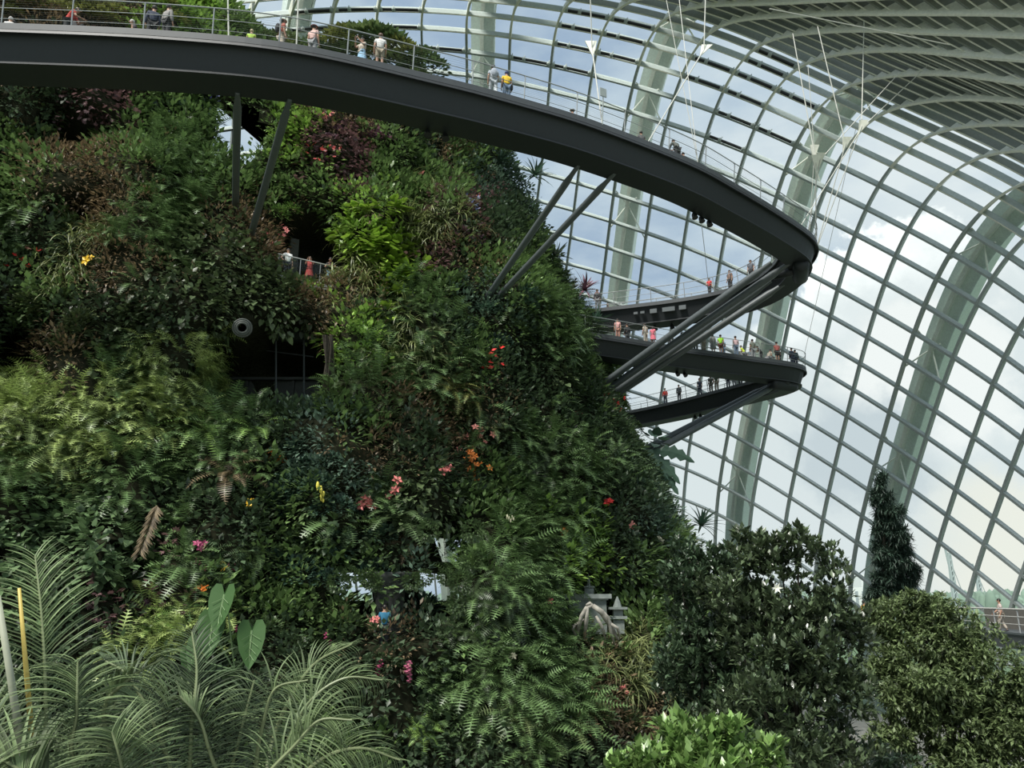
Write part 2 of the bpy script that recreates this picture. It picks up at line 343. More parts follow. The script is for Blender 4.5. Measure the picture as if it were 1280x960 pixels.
# ------------------------------------------------------------------ the planted mountain
SA = np.array([-14., 58.]); SB = np.array([-44., 48.])
ZT = [0, 4, 10, 15, 23, 31, 34, 39, 42, 45, 47.2, 48]
RT = [31.5, 29.8, 27.0, 24.4, 21.4, 17.9, 16.3, 15.0, 14.0, 12.6, 9.0, 3]
def stations():
    d = (SA-SB)/np.linalg.norm(SA-SB); nf = np.array([d[1], -d[0]]); a0 = math.atan2(nf[1], nf[0]); st = []
    for k in range(52): st.append((SB+(SA-SB)*k/52, nf))
    for k in range(96):
        a = a0+PI*k/96; st.append((SA, np.array([math.cos(a), math.sin(a)])))
    for k in range(30): st.append((SA+(SB-SA)*k/30, -nf))
    for k in range(30):
        a = a0+PI+PI*k/30; st.append((SB, np.array([math.cos(a), math.sin(a)])))
    return st
def lump(P):
    x, y, z = P[..., 0], P[..., 1], P[..., 2]
    return 1.25*(.55*np.sin(x*.55+1.3*np.sin(z*.31))*np.sin(z*.42+y*.2) + .4*np.sin(x*1.2+z*.8+y*.6+2)*np.sin(z*1.1-x*.3) + .5*np.sin(x*.24+y*.33+z*.2+1) + .2*np.sin(x*2.3-y*2.0+z*1.7))
# recesses: centre px, py, half widths, depth m, squareness
CAVES = [(338, 462, 88, 58, 6, 4), (102, 270, 34, 24, 4, 4), (388, 312, 50, 50, 4.5, 2.5), (12, 450, 46, 62, 5, 3), (95, 165, 50, 28, 3.5, 2),
         (172, 722, 30, 48, 4, 2), (742, 768, 50, 42, 5, 3), (560, 690, 40, 42, 3.0, 2), (505, 762, 85, 28, 3.0, 2.5)]
HOLES = [(299, 168, 36, 36), (563, 682, 22, 19), (443, 739, 25, 18), (545, 739, 28, 17)]
def cave_mask(px, py):
    m = np.zeros_like(px); dep = np.zeros_like(px)
    for cx, cy, rx, ry, d, e in CAVES:
        q = np.abs((px-cx)/rx)**e + np.abs((py-cy)/ry)**e
        w = np.clip((1.25-q)/.5, 0, 1); w = w*w*(3-2*w); dep = np.maximum(dep, w*d); m = np.maximum(m, w)
    return m, dep
CLEAR = [(394, 327, 50, 36), (738, 768, 36, 34), (345, 460, 92, 58), (303, 410, 26, 20), (563, 682, 30, 27), (443, 740, 26, 17), (545, 740, 30, 17)]
def clear_mask(px, py):
    m = np.zeros(px.shape, bool)
    for cx, cy, rx, ry in CLEAR: m |= ((px-cx)/rx)**2+((py-cy)/ry)**2 < 1
    return m
def hole_mask(px, py, g=1.0):
    m = np.zeros(px.shape, bool)
    for cx, cy, rx, ry in HOLES: m |= ((px-cx)/(rx*g))**2+((py-cy)/(ry*g))**2 < 1
    return m
def build_mountain():
    st = stations(); zs = np.concatenate([np.arange(0, 46, .55), np.linspace(46.2, 48, 8)]); n = len(st)
    C = np.array([s[0] for s in st]); Dn = np.array([s[1] for s in st]); P = np.zeros((len(zs), n, 3))
    for k, z in enumerate(zs):
        left = np.clip((-19-C[:, 0])/8, 0, 1); ztop = 45.3+9*left
        zz = np.where(z < 33, z, z)
        r = np.interp(zz, ZT, RT)*np.ones(n)
        P[k, :, :2] = C+Dn*r[:, None]; P[k, :, 2] = np.where(z > 33, 33+(z-33)*(ztop-33)/(48-33), z)
    P = P.reshape(-1, 3); Dr = np.tile(Dn, (len(zs), 1)); L = lump(P); P[:, :2] += Dr*(L*np.clip((50-P[:, 2])/8, .1, 1))[:, None]
    px, py, d = pix_np(P); m, dep = cave_mask(px, py); V = P-np.array([0, 0, EYE]); Vh = V[:, :2]/np.linalg.norm(V[:, :2], axis=1)[:, None]
    front = (Vh*Dr).sum(1) < .1
    P[:, :2] += Vh*np.where(front, dep, 0)[:, None]
    nz = len(zs); F = []
    idx = np.arange(nz*n).reshape(nz, n); a = idx[:-1]; b = np.roll(a, -1, 1); c = np.roll(idx[1:], -1, 1); e = idx[1:]
    F = np.stack([a, b, c, e], -1).reshape(-1, 4)
    cen = P[F].mean(1); px, py, d = pix_np(cen); px = np.nan_to_num(px, nan=-9e3); py = np.nan_to_num(py, nan=-9e3)
    fr = front[F].all(1); kill = hole_mask(px, py, 1.0) & fr | hole_mask(px, py, 1.9) & ~fr
    F = F[~kill]
    top = P.reshape(nz, n, 3)[-1]
    me = np_mesh('mountain', P, F, 4)
    bm = bmesh.new(); bm.from_mesh(me); bm.verts.ensure_lookup_table()
    try: bm.faces.new([bm.verts[i] for i in idx[-1]])
    except Exception: pass
    bm.to_mesh(me); bm.free()
    o = link('mountain', me, ROCK, None, True); tag(o, 'tall planted artificial mountain rising to the roof of the dome', 'mountain', kind='structure')
    return o, P, F
MOUNT, MP, MF = build_mountain()
MBVH = BVHTree.FromPolygons([tuple(p) for p in MP], [tuple(f) for f in MF])
CAM = Vector((0, 0, EYE))
def hit(px, py):
    h = MBVH.ray_cast(CAM, Vector(ray(px, py)).normalized())
    if h[0] is None: return None, None
    n = h[1]
    if n.dot(h[0]-CAM) > 0: n = -n
    return h[0], n

# ------------------------------------------------------------------ leaf shapes (template: verts, quads); x = along the leaf, z = up
def leaf_t(L=1., w=.34, fold=.06, droop=.12):
    return (np.array([(0, 0, 0), (L*.45, w, fold-droop*.2), (L, 0, -droop), (L*.45, -w, fold-droop*.2), (L*.5, 0, -droop*.15)]),
            np.array([(0, 4, 1, 1), (4, 2, 1, 1), (0, 3, 4, 4), (3, 2, 4, 4)])[:, :3])
def tri(q): return q
def frond_t(pairs=14, L=1., w=.26, arch=.55, pw=.6, droop=.0, tipf=.25, vee=.1):
    """feathery frond: narrow rachis and a triangle leaflet per side per step"""
    V = []; F = []
    def pos(t): return np.array([L*(math.sin(t*arch*1.9)/(arch*1.9)), 0, L*(1-math.cos(t*arch*1.9))/(arch*1.9)*-1 + L*.10*t])
    for k in range(pairs):
        t = (k+1.)/(pairs+.5); t2 = (k+1.+pw)/(pairs+.5); p = pos(t); q = pos(min(1, t2)); tip = w*L*math.sin(PI*min(.97, .12+t*.86))**.7
        for s in (-1, 1):
            b = len(V); f = q-p
            V += [p, q, (p+q)/2+f*.9*tipf*4+np.array([0, s*tip, -droop*tip+vee*tip])]; F.append((b, b+1, b+2))
    n = 6
    for k in range(n):
        a = pos(k/n); c = pos((k+1)/n); b = len(V); h = .012*L
        V += [a+[0, -h, 0], a+[0, h, 0], c+[0, h*.7, 0], c+[0, -h*.7, 0]]; F += [(b, b+1, b+2), (b, b+2, b+3)]
    return np.array(V), np.array(F)
def strap_t(L=1., w=.05, arch=.6, seg=5, vee=.25):
    V = []; F = []
    for k in range(seg+1):
        t = k/seg; x = L*math.sin(t*arch*1.8)/(arch*1.8); z = -L*(1-math.cos(t*arch*1.8))/(arch*1.8); ww = w*(1-t**3)+.002
        V += [(x, -ww, z+ww*vee), (x, 0, z), (x, ww, z+ww*vee)]
    for k in range(seg):
        for q in (0, 1):
            a = k*3+q; F += [(a, a+1, a+4), (a, a+4, a+3)]
    return np.array(V), np.array(F)
def heart_t(L=1., w=.42):
    V = np.array([(0, 0, 0), (-.12, .2, .05), (.12, w, .06), (.55, w*.75, -.02), (1, 0, -.2), (.55, -w*.75, -.02), (.12, -w, .06), (-.12, -.2, .05), (.5, 0, -.06)])*[L, L, L]
    F = np.array([(0, 8, 1), (1, 8, 2), (2, 8, 3), (3, 8, 4), (4, 8, 5), (5, 8, 6), (6, 8, 7), (7, 8, 0)])
    return V, F
def lobed_t(L=1., n=7):
    V = [(0, 0, 0)]; F = []
    for k in range(2*n+1):
        a = -2.2+4.4*k/(2*n); r = L*(.62 if k % 2 else 1.0)*(.75+.25*math.cos(a)); V.append((r*math.cos(a)*.8+.1, r*math.sin(a)*.8, -.12*r*r))
    for k in range(2*n): F.append((0, k+1, k+2))
    return np.array(V)*.6, np.array(F)
def frames(xdir, up):
    x = xdir/np.linalg.norm(xdir, axis=1)[:, None]; y = np.cross(up, x); y /= np.linalg.norm(y, axis=1)[:, None]+1e-9; z = np.cross(x, y)
    return np.stack([x, y, z], -1)
def scatter(tpl, P, R, S):
    V, F = tpl; n = len(P); nv = len(V)
    W_ = np.einsum('nij,vj->nvi', R, V)*S[:, None, None] + P[:, None, :]
    FF = (F[None]+np.arange(n)[:, None, None]*nv).reshape(-1, 3)
    return W_.reshape(-1, 3), FF
def join(parts):
    Vs = []; Fs = []; o = 0
    for V, F in parts: Vs.append(V); Fs.append(F+o); o += len(V)
    return np.concatenate(Vs), np.concatenate(Fs)
def unit(rg, n):
    v = rg.normal(size=(n, 3)); return v/np.linalg.norm(v, axis=1)[:, None]

# species: leaf template, leaves per clump, leaf size m, clump spread m, how leaves point: out/up/down weights, colour
SPECIES = {
 'ivy':    dict(t=heart_t(), n=26, s=.26, r=.75, out=.5, up=-.35, c=(0.088, 0.127, 0.054)),
 'dark':   dict(t=leaf_t(w=.30), n=34, s=.30, r=.75, out=.6, up=.05, c=(0.064, 0.103, 0.051)),
 'mid':    dict(t=leaf_t(w=.26), n=34, s=.36, r=.75, out=.6, up=.15, c=(0.148, 0.235, 0.079)),
 'blue':   dict(t=leaf_t(w=.27), n=36, s=.26, r=.7, out=.6, up=.2, c=(0.111, 0.175, 0.121)),
 'brown':  dict(t=leaf_t(w=.20), n=36, s=.24, r=.7, out=.5, up=0, c=(0.211, 0.153, 0.088)),
 'purple': dict(t=lobed_t(), n=22, s=.34, r=.7, out=.6, up=-.1, c=(0.185, 0.103, 0.105)),
 'lime':   dict(t=heart_t(w=.5), n=24, s=.42, r=.6, out=.7, up=-.25, c=(.24, .38, .05)),
 'bright': dict(t=leaf_t(w=.30), n=34, s=.34, r=.7, out=.7, up=.15, c=(0.272, 0.431, 0.094)),
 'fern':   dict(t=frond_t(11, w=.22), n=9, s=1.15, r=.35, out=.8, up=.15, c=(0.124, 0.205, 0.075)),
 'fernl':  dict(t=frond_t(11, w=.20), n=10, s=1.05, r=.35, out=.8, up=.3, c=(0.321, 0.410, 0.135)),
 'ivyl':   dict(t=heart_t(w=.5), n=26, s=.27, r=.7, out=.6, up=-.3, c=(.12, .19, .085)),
 'grass':  dict(t=strap_t(w=.022, arch=.9), n=26, s=1.0, r=.3, out=.6, up=.3, c=(0.211, 0.246, 0.094)),
}
SEEDS = [(40,150,'dark'),(30,200,'mid'),(60,205,'brown'),(120,110,'purple'),(60,110,'dark'),(210,140,'mid'),(225,200,'fern'),(180,180,'mid'),(160,250,'brown'),(110,240,'brown'),(20,250,'mid'),(20,290,'fern'),
 (220,260,'fern'),(270,230,'mid'),(250,300,'ivy'),(290,340,'ivy'),(180,300,'fern'),(60,310,'dark'),(100,320,'grass'),(30,340,'dark'),(140,340,'brown'),(60,370,'mid'),(100,400,'dark'),(180,400,'ivy'),(230,370,'ivy'),(130,430,'ivy'),(210,410,'dark'),(80,440,'brown'),(60,400,'dark'),
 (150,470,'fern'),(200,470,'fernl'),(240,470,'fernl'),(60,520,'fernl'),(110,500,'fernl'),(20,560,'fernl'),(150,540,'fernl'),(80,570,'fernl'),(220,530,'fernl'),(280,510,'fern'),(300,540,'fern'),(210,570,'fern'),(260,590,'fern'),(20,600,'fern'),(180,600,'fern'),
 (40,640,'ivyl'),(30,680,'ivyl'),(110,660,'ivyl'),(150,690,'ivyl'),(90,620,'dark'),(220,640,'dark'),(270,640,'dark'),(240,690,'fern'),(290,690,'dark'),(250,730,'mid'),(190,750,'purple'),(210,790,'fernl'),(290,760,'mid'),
 (340,140,'mid'),(370,180,'bright'),(350,220,'mid'),(400,190,'purple'),(430,200,'purple'),(440,230,'purple'),(470,160,'brown'),(400,250,'mid'),(440,270,'bright'),(480,190,'mid'),(520,170,'dark'),(560,180,'brown'),(600,170,'mid'),(500,230,'mid'),(550,220,'mid'),(620,210,'blue'),(650,230,'blue'),
 (540,280,'grass'),(510,280,'grass'),(580,270,'purple'),(600,290,'dark'),(640,280,'dark'),(480,320,'lime'),(490,345,'lime'),(475,300,'lime'),(440,350,'grass'),(340,300,'brown'),(300,290,'brown'),(340,380,'ivy'),(400,375,'brown'),(430,390,'brown'),(440,430,'bright'),(540,330,'purple'),(560,350,'mid'),(580,310,'brown'),
 (480,400,'dark'),(520,400,'fern'),(500,440,'grass'),(540,470,'fern'),(470,470,'fern'),(580,390,'blue'),(620,400,'blue'),(600,430,'mid'),(560,430,'dark'),(640,440,'dark'),(690,400,'fern'),(650,350,'mid'),(700,430,'fern'),(720,370,'dark'),(740,420,'dark'),(780,460,'mid'),(690,460,'ivy'),
 (480,510,'brown'),(520,520,'brown'),(560,520,'brown'),(440,530,'mid'),(410,550,'blue'),(380,580,'blue'),(430,590,'blue'),(350,560,'dark'),(330,520,'dark'),(360,620,'mid'),(330,650,'dark'),(400,640,'dark'),(470,570,'brown'),(520,570,'dark'),(580,560,'brown'),(600,590,'mid'),(560,600,'dark'),(620,540,'dark'),(470,620,'fern'),
 (350,680,'mid'),(420,690,'mid'),(470,680,'dark'),(380,720,'mid'),(430,760,'mid'),(350,760,'mid'),(510,640,'ivy'),(550,640,'ivy'),(600,680,'mid'),(620,640,'mid'),(610,740,'fern'),(640,590,'fern'),(680,560,'fern'),(650,640,'fern'),(700,620,'fern'),(680,680,'fern'),(640,720,'fern'),(720,540,'dark'),(760,520,'dark'),
 (700,500,'dark'),(660,500,'dark'),(790,520,'mid'),(780,570,'dark'),(740,600,'fern'),(800,600,'dark'),(760,640,'dark'),(820,650,'blue'),(720,680,'bright'),(770,690,'dark'),(840,700,'mid'),(860,720,'brown'),(800,740,'mid'),(790,770,'mid'),(880,760,'mid'),
 (560,800,'dark'),(520,780,'blue'),(480,790,'brown'),(600,790,'mid'),(440,820,'dark'),(520,850,'dark'),(570,880,'fern'),(600,850,'fern'),(640,820,'fern'),(690,830,'fern'),(640,900,'fern'),(540,920,'dark'),(600,940,'dark'),(700,890,'fern'),(740,850,'brown'),(760,900,'brown'),(720,930,'dark'),(780,840,'grass'),(680,780,'fern'),(480,900,'dark'),
 (360,820,'dark'),(300,840,'dark'),(400,880,'dark'),(250,850,'dark'),(100,800,'dark'),(60,720,'ivyl'),(420,930,'mid'),
 (60,20,'brown'),(150,20,'brown'),(230,30,'bright'),(300,60,'mid'),(350,50,'mid'),(420,50,'bright'),(460,60,'mid'),(500,70,'brown'),(530,80,'mid'),(20,60,'brown')]
SX = np.array([s[:2] for s in SEEDS], float); SN = [s[2] for s in SEEDS]
def clump_points():
    tri_ = MF; A = MP[tri_[:, 0]]; B_ = MP[tri_[:, 1]]; C_ = MP[tri_[:, 2]]; D_ = MP[tri_[:, 3]]
    nn = np.cross(C_-A, D_-B_); area = np.linalg.norm(nn, axis=1)/2; nn /= (2*area+1e-9)[:, None]
    cen = (A+B_+C_+D_)/4; out = nn; V = cen-np.array([0, 0, EYE]); Vd = V/np.linalg.norm(V, axis=1)[:, None]
    px, py, d = pix_np(cen); px = np.nan_to_num(px, nan=-9e3); py = np.nan_to_num(py, nan=-9e3)
    face = -(nn*Vd).sum(1)
    ok = (px > -160) & (px < 1150) & (py > -120) & (py < 1080) & (face > -.35)
    dens = np.where(ok, 3.0, 0)*area
    cnt = np.floor(dens+RNG.random(len(dens))).astype(int); k = np.repeat(np.arange(len(cnt)), cnt)
    a = RNG.random((len(k), 1)); b = RNG.random((len(k), 1))
    P = A[k]*(1-a)*(1-b)+B_[k]*a*(1-b)+C_[k]*a*b+D_[k]*(1-a)*b
    return P, nn[k]
def build_foliage():
    P, Nn = clump_points(); px, py, d = pix_np(P); m, dep = cave_mask(px, py)
    jx = px+RNG.normal(size=len(px))*16; jy = py+RNG.normal(size=len(px))*16
    hm = hole_mask(px, py, 1.0)
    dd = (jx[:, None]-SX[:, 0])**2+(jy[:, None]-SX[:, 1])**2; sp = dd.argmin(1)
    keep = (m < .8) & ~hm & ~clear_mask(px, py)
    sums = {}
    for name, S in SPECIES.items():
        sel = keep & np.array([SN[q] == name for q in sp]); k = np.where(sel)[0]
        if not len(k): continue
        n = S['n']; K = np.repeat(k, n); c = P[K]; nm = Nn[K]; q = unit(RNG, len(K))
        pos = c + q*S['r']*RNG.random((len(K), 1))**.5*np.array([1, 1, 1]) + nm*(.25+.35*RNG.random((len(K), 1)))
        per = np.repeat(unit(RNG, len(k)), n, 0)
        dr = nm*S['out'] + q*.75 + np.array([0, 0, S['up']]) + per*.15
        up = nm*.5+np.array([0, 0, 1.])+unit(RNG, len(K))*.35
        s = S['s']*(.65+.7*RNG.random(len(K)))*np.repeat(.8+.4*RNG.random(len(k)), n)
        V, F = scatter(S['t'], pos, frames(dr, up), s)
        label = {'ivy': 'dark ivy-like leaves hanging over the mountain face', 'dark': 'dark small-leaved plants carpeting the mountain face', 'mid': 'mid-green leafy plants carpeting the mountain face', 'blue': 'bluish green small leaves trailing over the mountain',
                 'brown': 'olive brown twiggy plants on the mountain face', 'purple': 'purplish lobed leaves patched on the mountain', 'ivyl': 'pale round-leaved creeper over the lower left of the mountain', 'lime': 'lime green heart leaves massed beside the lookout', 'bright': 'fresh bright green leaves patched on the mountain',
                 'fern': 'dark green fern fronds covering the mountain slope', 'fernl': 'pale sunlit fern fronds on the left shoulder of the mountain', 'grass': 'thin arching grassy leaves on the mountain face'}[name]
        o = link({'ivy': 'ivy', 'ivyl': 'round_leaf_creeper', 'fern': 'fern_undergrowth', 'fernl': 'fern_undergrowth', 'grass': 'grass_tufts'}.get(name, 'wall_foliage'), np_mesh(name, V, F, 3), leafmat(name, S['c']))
        tag(o, label, 'foliage', kind='stuff')
build_foliage()
# ------------------------------------------------------------------ raised walkways
def resample(pts, step=.6):
    P = [Vector((x, y, 0)) for x, y in pts]; P = [2*P[0]-P[1]]+P+[2*P[-1]-P[-2]]; out = []
    for k in range(1, len(P)-2):
        a, b, c, d = P[k-1:k+3]; n = max(2, int((c-b).length/step))
        for q in range(n):
            t = q/n; out.append(.5*((2*b)+(c-a)*t+(2*a-5*b+4*c-d)*t*t+(3*b-a-3*c+d)*t**3))
    out.append(P[-2]); return out
UP = Vector((0, 0, 1)); DW = 2.2
class Path:
    def __init__(s, outer, z):
        s.o = resample(outer); s.z = z; n = len(s.o)
        s.t = [(s.o[min(k+1, n-1)]-s.o[max(k-1, 0)]).normalized() for k in range(n)]
        s.s = [Vector((-t.y, t.x, 0)) for t in s.t]        # towards the inside of the loop
    def p(s, k, lat, h=0): q = s.o[k]+s.s[k]*lat; return Vector((q.x, q.y, s.z+h))
    def find(s, px, lat, lo, hi):
        best = min(range(int(lo*(len(s.o)-1)), int(hi*(len(s.o)-1))), key=lambda k: abs(pix(s.p(k, lat, 1))[0]-px)); return best
L1 = Path([(-30, 25.2), (-24, 25.3), (-19.2, 25.5), (-13.4, 25.9), (-8.4, 26.7), (-3, 28.7), (0, 30), (3.6, 31.8), (8.6, 35), (11.6, 37.5), (15.3, 40.9), (17.95, 43.7), (18.85, 45.8), (18.9, 48.6), (18.0, 51.8), (16.0, 54.2), (12.6, 56.2), (6.4, 58.4), (1.5, 59.8)], 30.8)
L2 = Path([(1.5, 50.2), (7.2, 52.7), (12.1, 55.1), (18.7, 57.8), (22.0, 59.3), (23.3, 61), (22.9, 63.8), (20.2, 68.0), (17.2, 72.3), (14, 76), (9, 81)], 27.5)
def walkway(P, label, name='skywalk', stepn=4):
    base = P.p(0, 1.1); r = empty(name, tuple(base), label=label, cat='walkway'); n = len(P.o)
    def sw(nm, prof, m, lo=0, hi=None):
        hi = hi or n; pts = [P.p(k, 0)-base for k in range(lo, hi)]; sd_ = [(P.s[k], UP) for k in range(lo, hi)]
        return MB().sweep(pts, prof, sd_).obj(nm, m, r)
    w = DW
    sw('deck', [(.06, -.16), (w-.06, -.16), (w-.06, 0), (.06, 0)], DECK)
    sw('edge_channel', [(-.02, -.2), (.10, -.2), (.10, .07), (-.02, .07)], DECKL); sw('edge_channel', [(w-.1, -.2), (w+.02, -.2), (w+.02, .07), (w-.1, .07)], DECKL)
    sw('edge_lip', [(-.06, -.36), (.02, -.36), (.06, -.22), (-.02, -.22)], DECK)
    sw('box_girder', [(.55, -1.3), (w-.55, -1.3), (w-.25, -.5), (w-.12, -.17), (.12, -.17), (.25, -.5)], DECK)
    sw('girder_flange', [(.40, -1.38), (w-.40, -1.38), (w-.40, -1.30), (.40, -1.30)], DECK)
    for lat, lean in ((.06, -.14), (w-.06, .14)):
        for k in range(2, n-1, stepn):
            mb = MB(); a = P.p(k, lat, 0)-base; b = P.p(k, lat+lean, 1.18)-base; mb.tube([a, b], .028, 6); mb.box(tuple(a), (.12, .12, .1)); mb.tube([b-UP*.0, b+P.s[k]*(-lean*.6)+UP*.02], .02, 5)
            mb.obj('rail_post', RAIL, r)
        for h, q, nm in ((1.18, .026, 'handrail'), (.72, .016, 'mid_rail'), (.28, .013, 'lower_rail')):
            MB().tube([P.p(k, lat+lean*h/1.18, h)-base for k in range(n)], q, 6).obj(nm, RAIL, r)
        mb = MB()
        for h in (.12, .2, .36, .44, .52, .6, .82, .92, 1.02, 1.1): mb.tube([P.p(k, lat+lean*h/1.18, h)-base for k in range(0, n, 2)], .0035, 3, False)
        mb.obj('wire_infill', RAIL, r)
    return r, base
W1, B1 = walkway(L1, 'upper dark steel walkway sweeping out from the mountain top to a sharp tip')
def tip_node(P, root, base, k, nm='tip_node'):
    c = P.p(k, 1.1, -1.5)-base; t = P.t[k]; mb = MB(); mb.tube([c-t*1.3, c-t*1.0, c+t*1.0, c+t*1.3], [.35, .48, .48, .35], 14); s = P.s[k]; mb.tube([c+s*-.5+UP*.2, c+s*1.6+UP*-.15], [.3, .22], 10); mb.obj(nm, DECK, root, True)
tip_node(L1, W1, B1, L1.find(1000, 1.1, .5, .72))
W2, B2 = walkway(L2, 'lower dark steel walkway loop with visitors, ending in a small rounded tip')
tip_node(L2, W2, B2, L2.find(975, 1.1, .4, .6))
def near_mount(p): return Vector(MBVH.find_nearest(Vector(p))[0])
def strut(root, base, top, bot, r=.19):
    top = Vector(top); bot = Vector(bot); d = (bot-top).normalized(); mb = MB(); q = top-base; L = (bot-top).length+.8
    mb.tube([q-d*.1, q, q+d*.6, q+d*1.0, q+d*(L-1), q+d*(L-.6), q+d*L], [r*.6, r*.6, r*.7, r, r, r*.7, r*.7], 12); return mb.obj('strut', STRUT, root, True)
for (a, b), (c, d), dt in (((297, 117), (294, 272), 0), ((362, 125), (312, 300), 0), ((722, 208), (606, 376), 0), ((767, 218), (622, 372), 0)):
    h, n = hit(c, d); strut(W1, B1, at_z(a, b, 29.45), h, .17)
for (a, b), (c, d) in (((962, 330), (768, 474)), ((985, 330), (783, 476)), ((962, 352), (800, 474)), ((978, 356), (812, 470))):
    k = L1.find(a, 1.1, .55, .85); t = at_z(a, b, 29.5); bt = near_mount(at(c-26, d+14, 55)); strut(W1, B1, t, bt, .23)
for (a, b), (c, d) in (((958, 484), (822, 556)), ((972, 480), (834, 556))):
    strut(W2, B2, at_z(a, b, 26.15), near_mount(at(c-30, d+12, 58)), .24)
def fixture(P, root, base, px, lo, hi, lat, nm='spotlight', h=-1.45, tilt=.3):
    k = P.find(px, lat, lo, hi); p = P.p(k, lat, h)-base; mb = MB(); mb.tube([p+Vector((0, 0, .18)), p+Vector((0, 0, .02))], .03, 6)
    d = Vector((.5*tilt, -tilt, -1)).normalized(); mb.tube([p-d*.02, p+d*.06, p+d*.26, p+d*.3], [.09, .13, .15, .17], 10); mb.obj(nm, BLACK, root)
for px in (868, 874, 880): fixture(L1, W1, B1, px, .3, .6, 1.75)
for px in (545, 553): fixture(L1, W1, B1, px, .2, .5, 1.7)
for px in (822, 836): fixture(L1, W1, B1, px, .8, .98, 1.1)
for px in (842, 850): fixture(L2, W2, B2, px, .05, .4, 1.4, tilt=.8)
for px in (865, 875): fixture(L2, W2, B2, px, .6, .95, 1.2)
def deck_panel():
    k = L1.find(829, 2.1, .8, .98); base = B1
    t = Vector(L1.t[k]); p = L1.p(k, 2.12, -.62)-base; ang = math.atan2(t.y, t.x)
    for q, w_ in ((-1.6, .5), (-.6, .9), (.5, .5), (1.3, .3), (1.8, .3)): MB().box(tuple(p+t*q), (w_, .14, .32 if q < 1 else .18), ang).obj('equipment_box', STRUT, W1)
deck_panel()
def sign_plate():
    k = L1.find(753, .0, .3, .6); p = L1.p(k, -.15, 1.5)-B1; mb = MB(); mb.tube([L1.p(k, .0, 0)-B1, p], .03, 6); mb.box(tuple(p+UP*.1), (.34, .05, .42), .5); mb.obj('sign_plate', mat('grey_plate', (.30, .34, .33), .6), W1)
sign_plate()
# suspension rods between roof and deck, with triangular shackle plates
CAB = mat('bright_rod', (.62, .62, .56), .4)
def rod(pts, label, r=.03):
    p = [Vector(q) for q in pts]; b = p[-1]; root = empty('suspension_rod', tuple(b), label=label, cat='rod')
    for a, c in zip(p[:-1], p[1:]): MB().tube([a-b, c-b], r, 6).obj('rod', CAB, root)
    if len(p) > 2:
        q = p[1]-b; d = (p[2]-p[1]).normalized(); x = Vector((1, 0, 0)); mb = MB()
        mb.add([q+x*.28-d*.45, q-x*.28-d*.45, q+d*.55, q+x*.28-d*.45+Vector((0, .08, 0)), q-x*.28-d*.45+Vector((0, .08, 0)), q+d*.55+Vector((0, .08, 0))], [(0, 1, 2), (5, 4, 3), (0, 3, 4, 1), (1, 4, 5, 2), (2, 5, 3, 0)]); mb.obj('shackle_plate', CREAM, root)
def dk(px, lat, lo, hi): return tuple(L1.p(L1.find(px, lat, lo, hi), lat, .05))
def rf(px, py, d): return at(px, py, d)
TIP = dk(1017, 0, .5, .8)
for pts, lb in (
    ([rf(281, -200, 33), dk(281, 0, .0, .4)], 'bright rod reaching the walkway edge above the sky gap'),
    ([rf(381, -200, 33), dk(364, 0, .1, .5)], 'bright rod meeting the walkway edge between two capped visitors'),
    ([rf(733, -150, 38), rf(740, 60, 38), dk(751, 0, .3, .6)], 'slanting rod ending at the square plate on the walkway rail'),
    ([rf(1187, 56, 47), rf(962, 11+0, 44), ], 'long diagonal roof rod crossing the upper arches'),
    ([rf(884, -80, 42), rf(880, 62, 41), dk(811, 0, .3, .6)], 'roof rod with a pale triangular plate, above the dark visitors'),
    ([rf(831, -10, 42), dk(866, 0, .35, .65)], 'thin rod dropping steeply to the crouched visitors'),
    ([rf(848, -10, 43), dk(872, 0, .35, .65)], 'second thin rod beside the crouched visitors'),
    ([rf(991, 42, 50), rf(1020, 203, 48), TIP], 'rod with triangular plate, lowest of the three above the walkway tip'),
    ([rf(1022, 33, 51), rf(1057, 180, 49), TIP], 'rod with triangular plate, middle of the three above the walkway tip'),
    ([rf(1080, 27, 52), rf(1077, 158, 50), TIP], 'rod with triangular plate, highest of the three above the walkway tip'),
    ([rf(1187, 56, 52), rf(1077, 160, 50.5), dk(1010, 1.8, .5, .8)], 'rod rising right from the tip to the fourth roof arch'),
    ([rf(1124, 91, 51), rf(1025, 200, 49), dk(1000, .2, .5, .75)], 'short rod crossing behind the plates above the tip'),
    ([rf(1010, 82, 50), rf(1018, 190, 49), dk(1019, .5, .5, .8)], 'thin rod falling straight to the walkway tip'),
    ([rf(1070, 160, 52), tuple(L2.p(L2.find(990, 1.1, .3, .6), 0, 1.1))], 'long thin rod running down to the lower walkway tip'),
    ([at_z(877, 280, 29.5), tuple(L1.p(L1.find(888, 1.8, .8, .98), 1.9, 1.1))], 'thin rod hanging from the spotlights to the red backpack visitor')):
    rod(pts, lb, .03 if 'thin' not in lb else .018)

